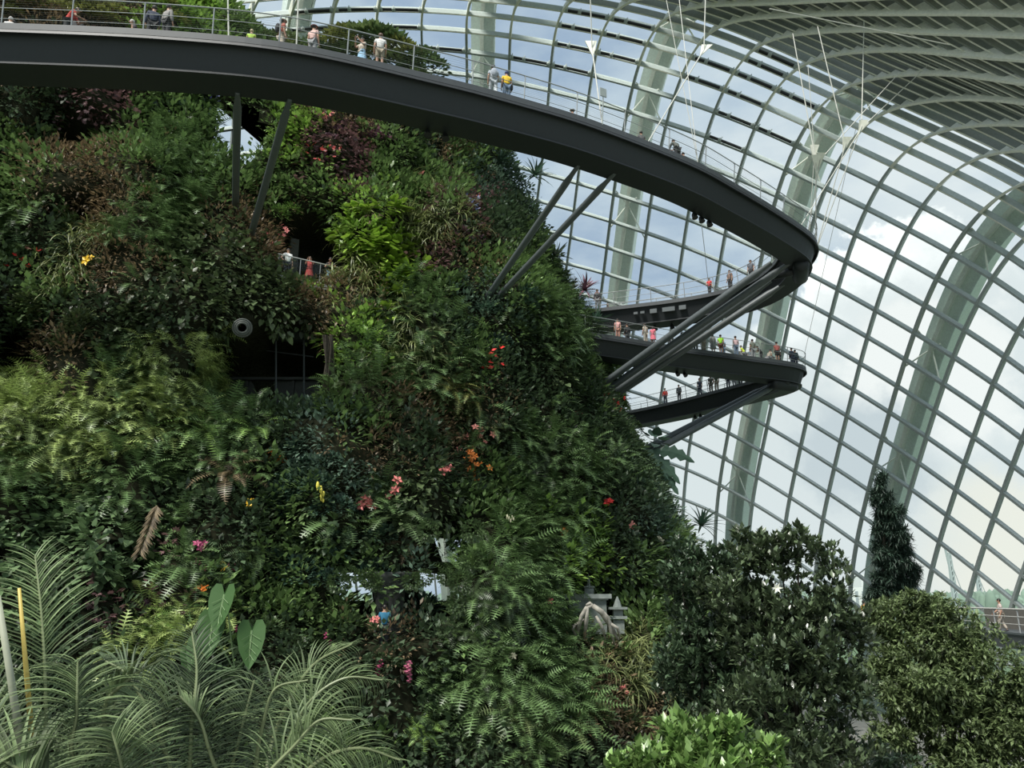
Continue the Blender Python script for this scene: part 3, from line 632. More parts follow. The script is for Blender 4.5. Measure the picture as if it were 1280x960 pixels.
# ------------------------------------------------------------------ people
SKIN = mat('skin', (.42, .24, .16), .6, var=.05); HAIRM = mat('hair_dark', (.015, .011, .009), .5)
def cloth(c): return mat('cloth_%02d%02d%02d' % tuple(int(x*99) for x in c), c, .85, var=.08)
def skinned(name, joints, bones, levels=1):
    names = list(joints); idx = {k: i for i, k in enumerate(names)}
    me = bpy.data.meshes.new(name); me.from_pydata([joints[k][0] for k in names], [(idx[a], idx[b]) for a, b in bones], [])
    o = bpy.data.objects.new(name, me); COL.objects.link(o); o.modifiers.new('s', 'SKIN'); sv = me.skin_vertices[0].data
    for k in names: r = joints[k][1]; sv[idx[k]].radius = (r, r) if not isinstance(r, tuple) else r
    sv[0].use_root = True
    sb = o.modifiers.new('b', 'SUBSURF'); sb.levels = levels; sb.render_levels = levels
    dg = bpy.context.evaluated_depsgraph_get(); out = bpy.data.meshes.new_from_object(o.evaluated_get(dg)); bpy.data.objects.remove(o)
    out.polygons.foreach_set('use_smooth', [True]*len(out.polygons)); return out
def pose_joints(pose):
    J = dict(pel=((0, 0, .95), .13), wai=((0, .01, 1.10), .115), che=((0, 0, 1.30), .135), nec=((0, 0, 1.47), .055), hd0=((0, .015, 1.54), .07), hd1=((0, .02, 1.61), .092), hd2=((0, .01, 1.68), .062))
    for s, n in ((-1, 'l'), (1, 'r')):
        J[n+'sh'] = ((.17*s, 0, 1.39), .058); J[n+'el'] = ((.225*s, -.01, 1.12), .042); J[n+'wr'] = ((.23*s, .07, .88), .028); J[n+'pa'] = ((.225*s, .10, .81), .032)
        J[n+'hi'] = ((.09*s, 0, .90), .088); J[n+'kn'] = ((.10*s, .01, .50), .058); J[n+'an'] = ((.10*s, 0, .09), .04); J[n+'to'] = ((.12*s, .14, .035), .036)
    def sh(keys, f):
        for k in keys: J[k] = (tuple(f(J[k][0])), J[k][1])
    up_ = [k for k in J if k[0] in 'lr' and k[1:] in ('sh', 'el', 'wr', 'pa')]+['wai', 'che', 'nec', 'hd0', 'hd1', 'hd2']
    if pose == 'lean':
        sh(up_, lambda p: (p[0], p[1]+(p[2]-.95)*.45, p[2]-(p[2]-.95)**2*.16))
        for s, n in ((-1, 'l'), (1, 'r')): J[n+'el'] = ((.27*s, .32, 1.10), .042); J[n+'wr'] = ((.12*s, .50, 1.14), .028); J[n+'pa'] = ((.06*s, .55, 1.15), .032)
    if pose == 'phone':
        for s, n in ((-1, 'l'), (1, 'r')): J[n+'el'] = ((.22*s, .18, 1.20), .042); J[n+'wr'] = ((.10*s, .34, 1.42), .028); J[n+'pa'] = ((.07*s, .37, 1.49), .032)
    if pose == 'walk':
        J['lkn'] = ((-.1, .16, .52), .058); J['lan'] = ((-.1, .16, .09), .04); J['lto'] = ((-.11, .30, .035), .036); J['rkn'] = ((.1, -.02, .5), .058); J['ran'] = ((.1, -.22, .13), .04); J['rto'] = ((.11, -.10, .04), .036)
        J['rel'] = ((.23, .1, 1.13), .042); J['rwr'] = ((.2, .28, .98), .028); J['rpa'] = ((.19, .33, .93), .032)
    if pose == 'crouch':
        sh(up_, lambda p: (p[0], p[1]+.05+(p[2]-.95)*.3, p[2]-.52)); J['pel'] = ((0, -.12, .42), .13)
        for s, n in ((-1, 'l'), (1, 'r')): J[n+'hi'] = ((.09*s, -.10, .40), .09); J[n+'kn'] = ((.14*s, .30, .50), .06); J[n+'wr'] = ((.15*s, .38, .55), .028); J[n+'pa'] = ((.12*s, .42, .52), .032)
    if pose == 'hip':
        J['rel'] = ((.34, -.04, 1.16), .042); J['rwr'] = ((.20, .04, 1.02), .028); J['rpa'] = ((.15, .06, 1.0), .032)
    return J
BONES = [('pel', 'wai'), ('wai', 'che'), ('che', 'nec'), ('nec', 'hd0'), ('hd0', 'hd1'), ('hd1', 'hd2')]
for _n in 'lr': BONES += [('che', _n+'sh'), (_n+'sh', _n+'el'), (_n+'el', _n+'wr'), (_n+'wr', _n+'pa'), ('pel', _n+'hi'), (_n+'hi', _n+'kn'), (_n+'kn', _n+'an'), (_n+'an', _n+'to')]
PCACHE = {}
def person_meshes(pose, bottom, top):
    key = (pose, bottom, top)
    if key in PCACHE: return PCACHE[key]
    J = pose_joints(pose); J1 = {k: v for k, v in J.items()}
    body = skinned('body', J1, BONES); mb = MB(); hd = Vector(J['hd1'][0])
    mb.add([v.co for v in body.vertices], [tuple(p.vertices) for p in body.polygons])
    mb.ball(hd+Vector((0, .095, -.012)), (.014, .022, .02), 6, 4)                                            # nose
    for s in (-1, 1): mb.ball(hd+Vector((s*.09, 0, -.005)), (.012, .022, .03), 6, 4)                            # ears
    for s, n in ((-1, 'l'), (1, 'r')):
        a = Vector(J[n+'wr'][0]); b = Vector(J[n+'pa'][0]); d = (b-a).normalized(); sd = Vector((0, 1, 0)).cross(d); sd = sd.normalized() if sd.length > .1 else Vector((1, 0, 0)); sd = d.cross(sd).normalized(); nn = d.cross(sd)
        for q, ln in ((-1.5, .055), (-.5, .07), (.5, .072), (1.5, .062)):
            o = b+sd*q*.018; mb.tube([o, o+d*(ln*.55+.02), o+d*(ln*.85+.02)+nn*.02, o+d*(ln+.02)+nn*.045], [.011, .010, .009, .007], 6)
        o = b-d*.03+sd*.03; mb.tube([o, o+sd*.03+d*.02, o+sd*.035+d*.05], [.012, .011, .008], 6)
    bm_ = mb.mesh('body'); out = [('body', bm_, 'skin')]
    ey = MB()
    for s in (-1, 1): ey.ball(hd+Vector((s*.033, .083, .012)), .010, 6, 4)
    out.append(('eyes', ey.mesh('eyes'), 'black')); mo = MB(); mo.ball(hd+Vector((0, .088, -.05)), (.022, .006, .006), 6, 4); out.append(('mouth', mo.mesh('mouth'), 'lip'))
    hr = MB(); hr.ball(hd+Vector((0, -.022, .03)), (.098, .10, .095), 12, 8)
    if bottom in ('skirt', 'dress'): hr.ball(hd+Vector((0, -.06, -.09)), (.08, .05, .15), 10, 7)
    out.append(('hair', hr.mesh('hair'), 'hair'))
    g = .024
    T = {'wai': (J['wai'][0], J['wai'][1]+g), 'pel': ((J['pel'][0][0], J['pel'][0][1], J['pel'][0][2]+.03), J['pel'][1]+g), 'che': (J['che'][0], J['che'][1]+g), 'nek': (tuple(Vector(J['che'][0]).lerp(Vector(J['nec'][0]), .75)), .07)}
    bn = [('wai', 'pel'), ('wai', 'che'), ('che', 'nek')]
    for n in 'lr':
        f = .98 if top == 'long' else .62
        T[n+'sh'] = (J[n+'sh'][0], J[n+'sh'][1]+g); T[n+'ae'] = (tuple(Vector(J[n+'sh'][0]).lerp(Vector(J[n+'el'][0]), f)), J[n+'el'][1]+g+.005); bn += [('che', n+'sh'), (n+'sh', n+'ae')]
        if top == 'long': T[n+'wr'] = (tuple(Vector(J[n+'el'][0]).lerp(Vector(J[n+'wr'][0]), .9)), J[n+'wr'][1]+g); bn.append((n+'ae', n+'wr'))
    out.append(('shirt', skinned('shirt', T, bn), 'top'))
    if bottom in ('trousers', 'shorts'):
        T = {'pel': (J['pel'][0], J['pel'][1]+g-.004)}; bn = []
        for n in 'lr':
            f = 1 if bottom == 'trousers' else .85
            T[n+'hi'] = (J[n+'hi'][0], J[n+'hi'][1]+g); T[n+'kn'] = (tuple(Vector(J[n+'hi'][0]).lerp(Vector(J[n+'kn'][0]), f)), J[n+'kn'][1]+g+.008); bn += [('pel', n+'hi'), (n+'hi', n+'kn')]
            if bottom == 'trousers': T[n+'an'] = (tuple(Vector(J[n+'kn'][0]).lerp(Vector(J[n+'an'][0]), .95)), J[n+'an'][1]+g+.008); bn += [(n+'kn', n+'an')]
        out.append((bottom, skinned(bottom, T, bn), 'bot'))
    else:
        mb = MB(); n = 16; p = Vector(J['pel'][0]); rings = ((.16, .145), (0, .17), (-.25, .22), (-.48 if bottom == 'skirt' else -.42, .25))
        vs = [(p.x+r*math.cos(2*PI*q/n)*(1+.04*(q % 2)), p.y+r*.8*math.sin(2*PI*q/n), p.z+h) for h, r in rings for q in range(n)]
        mb.add(vs, [(k*n+q, k*n+(q+1) % n, (k+1)*n+(q+1) % n, (k+1)*n+q) for k in range(3) for q in range(n)]); out.append(('skirt', mb.mesh('skirt'), 'bot' if bottom == 'skirt' else 'top'))
    s_ = MB()
    for n in 'lr': s_.tube([Vector(J[n+'an'][0])+Vector((0, -.06, -.04)), Vector(J[n+'an'][0])+Vector((0, .02, -.03)), Vector(J[n+'to'][0])+Vector((0, 0, .012)), Vector(J[n+'to'][0])+Vector((0, .05, .0))], [.04, .055, .048, .025], 8)
    out.append(('shoes', s_.mesh('shoes'), 'shoe'))
    PCACHE[key] = out; return out
PG = {}
def person(loc, rz, label, top, bot, pose='stand', bottom='trousers', sleeve='short', h=1.68, hair=None, pack=None, hat=None, group=None, bag=None):
    r = empty('person', tuple(loc), rz); r.scale = (h/1.74,)*3; tag(r, label, 'person', group)
    cm = {'skin': SKIN, 'hair': hair or HAIRM, 'top': cloth(top), 'bot': cloth(bot), 'shoe': cloth((.05, .05, .05)), 'black': BLACK, 'lip': cloth((.30, .08, .07))}
    for nm, me, key in person_meshes(pose, bottom, sleeve):
        o = bpy.data.objects.new(nm, me); COL.objects.link(o); o.parent = r
        if not me.materials: me.materials.append(None)
        o.material_slots[0].link = 'OBJECT'; o.material_slots[0].material = cm[key]
    J = pose_joints(pose); hd = Vector(J['hd1'][0]); ch = Vector(J['che'][0])
    if pack: mb = MB(); mb.ball(ch+Vector((0, -.2, -.06)), (.15, .09, .21), 10, 8); [mb.tube([ch+Vector((s*.1, -.16, .1)), ch+Vector((s*.11, 0, .2)), ch+Vector((s*.12, .15, .05)), ch+Vector((s*.12, -.1, -.2))], .018, 5) for s in (-1, 1)]; mb.obj('backpack', cloth(pack), r)
    if hat: mb = MB(); mb.ball(hd+Vector((0, -.01, .065)), (.108, .108, .06), 12, 6); mb.tube([hd+Vector((0, .0, .055)), hd+Vector((0, .0, .065))], [.155, .15], 14); mb.obj('hat', cloth(hat), r)
    if bag: mb = MB(); mb.box(ch+Vector((.24, .02, -.42)), (.08, .22, .2)); mb.tube([ch+Vector((.2, .02, -.32)), ch+Vector((.02, .13, .0)), ch+Vector((-.12, .0, .15))], .012, 5); mb.obj('shoulder_bag', cloth(bag), r)
    return r
WHT = (.62, .62, .60); GRY = (.30, .31, .32); BLK = (.025, .027, .03); NVY = (.03, .04, .07); JEAN = (.13, .19, .28); KHA = (.32, .28, .21); RED = (.50, .05, .04); PNK = (.60, .33, .31); BEI = (.50, .44, .36)
GREYH = mat('hair_grey', (.55, .53, .50), .7)
def walker(P, px, lo, hi, lat, rz, label, top, bot, **k):
    q = P.find(px, lat, lo, hi); return person(P.p(q, lat, 0), rz, label, top, bot, **k)
A = (.0, .55)
walker(L1, 14, *A, 1.5, .3, 'white-haired visitor whose head only shows above the walkway edge at far left', WHT, GRY, h=1.55, hair=GREYH)
walker(L1, 25, *A, 1.7, .2, 'brown-haired child beside the white-haired head at far left of walkway', PNK, JEAN, h=1.55)
walker(L1, 76, *A, .9, -1.2, 'person in red leaning along the walkway rail at upper left', RED, BLK, pose='lean', h=1.75)
walker(L1, 97, *A, 1.6, .4, 'person in dark clothes beside the leaning person in red', BLK, BLK, h=1.75)
walker(L1, 172, *A, 1.1, 2.2, 'white-haired person in dark top seated low by the mesh rail', (.06, .05, .06), BLK, pose='crouch', hair=GREYH, h=1.75)
walker(L1, 190, *A, .8, .5, 'person in dark navy jacket between two visitors on the upper walkway', NVY, BLK, sleeve='long', h=1.8)
walker(L1, 209, *A, .6, -.4, 'person in grey cardigan and dark trousers on the upper walkway', (.26, .25, .24), BLK, sleeve='long', h=1.72)
walker(L1, 312, *A, 1.1, .2, 'child in yellow-green top with blond hair on the upper walkway', (.45, .65, .10), JEAN, h=1.3, hair=mat('hair_blond', (.55, .45, .28), .6))
walker(L1, 359, *A, .8, -.9, 'person in rust red shirt with dark backpack and pale cap', (.38, .12, .09), BEI, pack=BLK, hat=(.50, .32, .27), h=1.72)
walker(L1, 391, *A, .8, -.3, 'person in pink shirt and maroon cap with grey trousers', (.62, .42, .38), GRY, hat=(.25, .07, .06), h=1.72)
walker(L1, 446, *A, .8, 2.6, 'woman in beige top and light blue skirt on the upper walkway', BEI, (.30, .50, .68), bottom='skirt', pose='phone', h=1.62)
walker(L1, 473, *A, .45, .2, 'man in white t-shirt and khaki shorts seen from behind', WHT, KHA, bottom='shorts', h=1.78, hair=mat('hair_brown', (.12, .07, .045), .6))
walker(L1, 617, *A, .5, .2, 'person in pale grey shirt with jacket tied at the waist', (.42, .46, .50), (.48, .52, .55), pose='walk', h=1.72, pack=(.38, .42, .48))
walker(L1, 632, *A, .55, .3, 'person in yellow top and jeans with a dark shoulder bag', (.75, .50, .03), JEAN, h=1.66, bag=BLK, hair=mat('hair_blue', (.03, .05, .18), .5))
walker(L1, 716, *A, 1.5, .3, 'grey-clad child with pale hat near the square plate', GRY, BLK, h=1.5, hat=BEI)
walker(L1, 731, *A, 1.5, .3, 'child in purple hooded top near the square plate', (.16, .07, .28), BLK, h=1.3, sleeve='long')
walker(L1, 798, *A, 1.2, .3, 'dark-haired person half hidden behind the deck right of pale arch', (.10, .10, .10), BLK, h=1.5)
walker(L1, 843, *A, .6, .5, 'person in dark grey jacket bending at the rail before the tip', (.10, .11, .10), BLK, pose='lean', sleeve='long', h=1.6)
walker(L1, 853, *A, .7, .5, 'small person in dark clothes crouching beside the bending visitor', (.07, .08, .08), BLK, pose='crouch', h=1.55)
walker(L1, 943, .3, .62, 1.5, .5, 'dark head showing low above the deck before the walkway tip', BLK, BLK, h=1.35)
walker(L1, 962, .3, .62, 1.3, .5, 'dark capped head showing low above the deck, closest to the tip', BLK, BLK, h=1.4, hat=BLK)
Bk = (.74, .99)
walker(L1, 937, .70, .86, 1.8, 2.4, 'person in dark clothes at the inner bend of the upper walkway', (.10, .11, .13), BLK, h=1.72)
walker(L1, 914, *Bk, 1.7, 2.2, 'person in brown top with a blue backpack near the inner bend', (.20, .13, .10), BLK, pack=(.10, .30, .45), h=1.62)
walker(L1, 889, *Bk, 1.7, 2.6, 'person in bright red top leaning over the inner rail', (.62, .05, .05), BLK, pose='walk', h=1.4, pack=(.55, .04, .05))
walker(L1, 746, *Bk, 1.8, 2.9, 'person in black with a red vest where the walkway meets the mountain', BLK, GRY, pack=(.60, .08, .05), sleeve='long', h=1.75)
walker(L1, 755, *Bk, 1.2, 2.0, 'dark-haired child low beside the person with red vest', BLK, BLK, h=.8)
C2 = (.02, .5)
for px, lat, rz, lb, tp, bt, kw in (
    (775, .7, 2.9, 'visitor in salmon top at the left end of lower walkway', PNK, (.4, .2, .15), dict()),
    (784, 1.2, .4, 'visitor in black next to the salmon top, lower walkway', BLK, BLK, dict(sleeve='long')),
    (806, .6, .6, 'visitor in cream top and pale trousers on the lower walkway', BEI, BEI, dict()),
    (817, .5, -.4, 'girl in a pink dress on the lower walkway', (.62, .15, .20), PNK, dict(bottom='dress', h=1.5)),
    (840, .9, .9, 'visitor in white shirt half hidden by struts, lower walkway', WHT, GRY, dict()),
    (851, 1.4, .4, 'black-haired visitor in grey behind the struts, lower walkway', GRY, BLK, dict(h=1.75)),
    (862, .9, .4, 'visitor in blue between the struts on the lower walkway', (.1, .18, .3), BLK, dict()),
    (873, .7, -.6, 'visitor in dark green between the struts on the lower walkway', (.05, .08, .06), BLK, dict()),
    (884, .7, .6, 'visitor in tan top right of the struts on lower walkway', (.35, .25, .18), KHA, dict()),
    (891, .5, .3, 'visitor in pale grey dress-like coat on the lower walkway', (.42, .42, .42), GRY, dict(bottom='skirt', sleeve='long')),
    (900, 1.2, .3, 'visitor in light blue behind the lime green top', (.25, .4, .5), JEAN, dict()),
    (905, .5, -.5, 'visitor in lime green top and brown shorts on the lower walkway', (.35, .75, .05), (.18, .08, .06), dict(bottom='shorts')),
    (919, .5, .2, 'visitor in pale pink top and jeans on the lower walkway', (.68, .48, .50), JEAN, dict(h=1.72)),
    (929, .4, .9, 'crouching visitor in neon yellow on the lower walkway', (.6, .75, .05), GRY, dict(pose='crouch', h=1.5)),
    (935, 1.1, -.6, 'visitor in slate clothes behind the crouching neon visitor', (.15, .18, .2), GRY, dict(pose='crouch')),
    (943, .7, .3, 'tall visitor in grey-green top with trousers, lower walkway', (.18, .2, .16), GRY, dict(h=1.74)),
    (950, .8, 1.2, 'visitor in black bending over on the lower walkway', BLK, BLK, dict(pose='lean', h=1.4)),
    (958, .8, -1., 'visitor in cream jacket crouched beside the one in black', BEI, GRY, dict(pose='crouch', h=1.7)),
    (968, .5, .1, 'visitor in red top and dark shorts near the lower tip', (.55, .16, .14), BLK, dict(bottom='shorts', h=1.74)),
    (974, .9, .5, 'visitor in dark brown just right of the red top', (.12, .05, .04), BLK, dict(h=1.4)),
    (989, .8, .4, 'visitor in navy at the lower walkway tip, left of a pair', NVY, NVY, dict(sleeve='long')),
    (996, .7, -.5, 'visitor in dark teal at the lower walkway tip, right of a pair', (.03, .06, .07), NVY, dict(sleeve='long', h=1.6))):
    walker(L2, px, *C2, lat, rz, lb, tp, bt, **{**dict(h=1.66), **kw})
C3 = (.55, .97)
for px, lb, tp, bt, kw in (
    (834, 'visitor in bright red jacket on the far lower walkway', (.8, .06, .04), NVY, dict(sleeve='long')),
    (847, 'visitor in dark hooded coat beside the bright red jacket', (.07, .08, .09), BLK, dict(sleeve='long')),
    (875, 'visitor in navy shirt and trousers on the far lower walkway', NVY, NVY, dict(h=1.74)),
    (885, 'visitor in olive shirt on the far lower walkway', (.14, .14, .09), BEI, dict(h=1.74)),
    (890, 'visitor in khaki trousers just behind the olive shirt', (.1, .11, .08), KHA, dict(h=1.74)),
    (898, 'visitor in dark green top on the far lower walkway', (.06, .09, .05), KHA, dict(h=1.78)),
    (912, 'visitor in rose top and dark trousers, far lower walkway', (.45, .22, .22), NVY, dict()),
    (919, 'visitor in pale top next to the rose top, far lower walkway', (.45, .42, .38), GRY, dict()),
    (925, 'visitor in charcoal left of the orange top, far walkway', (.06, .06, .07), BLK, dict()),
    (931, 'visitor in orange top close under the lower tip', (.65, .18, .10), KHA, dict())):
    walker(L2, px, *C3, 1.75, 2.6, lb, tp, bt, **{**dict(h=1.66), **kw})
# ------------------------------------------------------------------ lookout balcony, window, plant room recess
def lookout():
    z = 26.1; a = Vector(at_z(346, 342, z)); b = Vector(at_z(424, 359, z)); d = (b-a).normalized(); inn = Vector((-d.y, d.x, 0)); 
    r = empty('lookout_balcony', tuple(a), label='small cave balcony with thin steel rail where three visitors stand', cat='balcony')
    a0 = Vector((0, 0, 0)); L = (b-a).length; b0 = d*L
    mb = MB(); R = Matrix.Rotation(math.atan2(d.y, d.x), 3, 'Z')
    mb.box(tuple(d*L/2+inn*1.9+UP*-.15), (L+.6, 3.8, .26), M=R); mb.obj('floor_slab', mat('pale_concrete', (.38, .39, .37), .8), r)
    mb = MB(); mb.box(tuple(d*L*.72+inn*-.02+UP*-.17), (L*.55, .08, .34), M=R); mb.obj('white_fascia', WHITE, r)
    for t in (.02, .36, .68, .98): MB().tube([d*L*t+inn*.08, d*L*t+inn*.08+UP*1.12], .022, 6).obj('rail_post', RAIL, r)
    MB().tube([inn*.08+UP*1.14, b0+inn*.08+UP*1.14], .03, 8).obj('handrail', mat('bright_rail', (.6, .6, .58), .3, .4), r)
    mb = MB(); mb.box(tuple(b0/2+inn*.08+UP*.58), (L*.98, .012, 1.0), M=R); mb.obj('glass_panel', GLASS, r)
    mb = MB(); mb.box(tuple(d*L*.55+inn*3.6+UP*2.0), (.5, .3, 3.6), M=R); mb.obj('back_post', mat('dull_panel', (.10, .105, .095), .8), r)
    def stand(t, k): return a+d*L*t+inn*k
    person(stand(.20, .55), PI+.5, 'man in white t-shirt at the left of cave balcony rail', (.80, .80, .78), BLK, pose='hip', h=1.78)
    person(stand(.56, .60), PI+.1, 'woman in a red dress behind the cave balcony rail', (.30, .03, .025), BLK, pose='phone', bottom='dress', h=1.62)
    person(stand(.90, .55), PI+.15, 'man in dark vest and light denim leaning on cave balcony rail', (.02, .02, .02), (.30, .42, .55), pose='lean', bottom='shorts', h=1.78)
lookout()
def sill():
    h, n = hit(102, 300); a = Vector(at(72, 294, 38.6)); b = Vector(at(128, 300, 38.9)); r = empty('viewing_ledge', tuple(a), label='white ledge across the dark window recess at upper left', cat='ledge')
    d = b-a; MB().box(tuple(d/2+Vector((0, .25, 0))), (d.length, .6, .18), M=d.to_track_quat('X', 'Z').to_matrix()).obj('ledge_board', WHITE, r)
    MB().box(tuple(d/2+Vector((0, .35, -.3))), (d.length*.96, .1, .45), M=d.to_track_quat('X', 'Z').to_matrix()).obj('underside_panel', mat('grey_panel', (.2, .24, .22), .8), r)
    q = Vector(at(117, 270, 38.9))-a; MB().tube([q, Vector(at(117, 297, 38.9))-a], .03, 6).obj('rail_post', RAIL, r)
sill()
def nozzle():
    c = Vector(at(303, 410, 36.2)); r = empty('mist_nozzle', tuple(c), label='round ribbed pipe mouth poking from the dark recess', cat='pipe'); ax = (CAM-c).normalized()+Vector((-.05, 0, .03))
    G = mat('pipe_grey', (.07, .08, .07), .6); mb = MB(); mb.tube([-ax*2.5, ax*.0, ax*.05], [.34, .34, .30], 18, False); mb.obj('pipe', G, r)
    for rr, o in ((.40, .05), (.31, .16), (.23, .2)):
        mb = MB(); n = 20; side = ax.cross(UP).normalized(); up = side.cross(ax); ring = [ax*o+side*rr*math.cos(2*PI*k/n)+up*rr*math.sin(2*PI*k/n) for k in range(n+1)]; mb.tube(ring, .05, 6, False); mb.obj('ring', G, r)
nozzle()
def duct():
    c = Vector(at(300, 404, 40)); mb = MB(); e = Vector(at(395, 420, 41.5)); mb.tube([c-c, e-c], .55, 14); o = mb.obj('air_duct', mat('duct_black', (.035, .045, .04), .5), smooth=True); o.location = c; tag(o, 'dark horizontal duct crossing the top of the recess', 'duct')
    for k, (x0, x1) in enumerate(((345, 345), (380, 380), (415, 413))):
        o = MB().tube([at(x0, 412, 41), at(x1, 520, 40)], .05, 6).obj('hanger_post', STRUT); tag(o, ('thin post in the recess, nearest the pipe mouth', 'thin middle post in the dark recess', 'thin post in the recess beside the hanging roots')[k], 'post')
    o = MB().tube([at(285, 432, 41), at(392, 446, 41)], .03, 6).obj('guard_rail', RAILD); tag(o, 'thin rail crossing the dark recess below the duct', 'rail')
    mb = MB(); p = at(338, 500, 41.5); mb.box(p, (5.0, .3, 2.0)); mb.box((p[0], p[1]-.2, p[2]+1.05), (5.2, .5, .14)); mb.box((p[0]-1.2, p[1]-.2, p[2]), (.12, .2, 2)); mb.box((p[0]+1.2, p[1]-.2, p[2]), (.12, .2, 2))
    o = mb.obj('parapet', mat('dark_parapet', (.06, .065, .06), .8)); tag(o, 'dull grey parapet at the bottom of the dark recess', 'parapet')
duct()
BARK = mat('bark', (.075, .062, .045), .9, var=.5, scale=9)
def roots(px, y0, y1, d, label, n=9, w=.22):
    rg = random.Random(px); c = Vector(at(px, y0, d)); r = empty('hanging_roots', tuple(c), label=label, cat='roots')
    for k in range(n):
        o = Vector((rg.uniform(-w, w), rg.uniform(-w, w), 0)); e = Vector(at(px+rg.uniform(-8, 8), y1+rg.uniform(-15, 10), d))-c; m = (o+e)/2+Vector((rg.uniform(-.12, .12), 0, 0))
        MB().tube([o, m, e], [.05, .06, .04], 6).obj('root', BARK, r)
roots(411, 420, 525, 37.0, 'bundle of brown hanging roots at the right of the dark recess', 12)
roots(70, 640, 655, 31, 'short brown root tuft among the round leaves at left', 5)
# rock columns by the grotto
def column_(px0, px1, y0, y1, d, label):
    c = Vector(at((px0+px1)/2, (y0+y1)/2, d)); w = (px1-px0)/2000*d; h = (y1-y0)/1000*d*.98; rg = np.random.default_rng(int(px0)); n = 20; m = 12; V = []
    for k in range(m+1):
        t = k/m; f = 1+.5*abs(2*t-1)**2.2+.6*max(0, t-.75)*2
        for q in range(n):
            a = 2*PI*q/n; rr = w*f*(1+.14*math.sin(3*a+t*2)+.07*math.sin(9*a)+rg.uniform(-.03, .03)); V.append((rr*math.cos(a), rr*math.sin(a), -h/2+h*t))
    F = [(k*n+q, k*n+(q+1) % n, (k+1)*n+(q+1) % n, (k+1)*n+q) for k in range(m) for q in range(n)]
    o = MB().add(V, F+[tuple(range(n-1, -1, -1)), tuple(range(m*n, m*n+n))]).obj('fluted_rock', mat('dark_bark_rock', (.07, .075, .068), .9, var=.5, scale=5), smooth=True); o.location = c; tag(o, label, 'rock')
column_(466, 502, 716, 800, 32.2, 'fluted dark rock pillar between the two bright grotto openings')
person(Vector(at(479, 813, 30.6)), .2, 'person in blue striped shirt seen from behind in the grotto', (.02, .13, .22), BLK, h=1.7)
# carved house shrine and driftwood
def shrine():
    c = Vector(at(734, 792, 36.6)); r = empty('stone_shrine', tuple(c), label='pale stone shrine house with overhanging cap in the right grotto', cat='shrine'); S = mat('pale_stone', (.20, .23, .21), .85, var=.3)
    w = 1.7; h = 1.55; mb = MB(); mb.box((0, 0, h/2), (w, 1.2, h)); mb.obj('body', S, r)
    mb = MB(); mb.box((0, 0, h+.1), (w+.45, 1.6, .2)); mb.box((0, 0, h-.03), (w+.15, 1.35, .08)); mb.obj('roof_slab', mat('pale_cap', (.27, .30, .28), .8), r)
    MB().box((-.28, -.61, h*.52), (.34, .05, .32)).obj('window_opening', BLACK, r)
    mb = MB(); mb.box((.12, 0, h+.33), (.42, .42, .26)); mb.box((.12, 0, h+.52), (.5, .5, .07)); mb.tube([(.12, 0, h+.55), (.12, 0, h+.95), (.12, 0, h+1.1)], [.09, .05, .01], 8); mb.obj('finial', S, r)
    mb = MB(); mb.box((-1.15, .1, .35), (.5, .9, .7)); mb.obj('side_block', S, r)
    c = Vector(at(773, 792, 36.0)); r = empty('small_shrine', tuple(c), label='smaller stone lantern shrine just right of the shrine house', cat='shrine')
    mb = MB(); mb.box((0, 0, .3), (.5, .5, .6)); mb.obj('base', S, r); mb = MB(); mb.box((0, 0, .7), (.75, .75, .12)); mb.box((0, 0, .9), (.42, .42, .3)); mb.box((0, 0, 1.1), (.8, .8, .1)); mb.obj('lantern', S, r)
    mb = MB(); mb.tube([(0, 0, 1.12), (0, 0, 1.4), (0, 0, 1.62)], [.22, .12, .02], 8); mb.obj('finial', S, r)
shrine()
def driftwood():
    c = Vector(at(745, 805, 33.8)); r = empty('driftwood', tuple(c), label='bleached twisted driftwood arch in front of the stone shrine', cat='driftwood'); D = mat('driftwood', (.36, .34, .29), .85, var=.4, scale=6)
    def q(x, y, d=33.8): return Vector(at(x, y, d))-c
    for pts, rr in (([(722, 790), (727, 770), (733, 760), (741, 757)], .09), ([(741, 757), (752, 765), (762, 780), (773, 800)], .12), ([(734, 758), (733, 775), (730, 800)], .10), ([(716, 783), (725, 778), (735, 772)], .07), ([(741, 757), (737, 754), (733, 756)], .08),
                    ([(752, 763), (760, 772), (764, 790), (768, 806)], .08), ([(745, 770), (752, 782), (757, 800)], .07), ([(720, 795), (716, 786), (720, 780)], .06), ([(764, 780), (772, 785), (775, 798)], .07), ([(727, 775), (722, 781), (718, 779)], .05)):
        P = [q(x, y, 33.8+.15*math.sin(x)) for x, y in pts]; mb = MB(); mb.tube(P, [rr*.8]+[rr]*(len(P)-2)+[rr*.45], 8); mb.obj('branch', D, r, True)
driftwood()

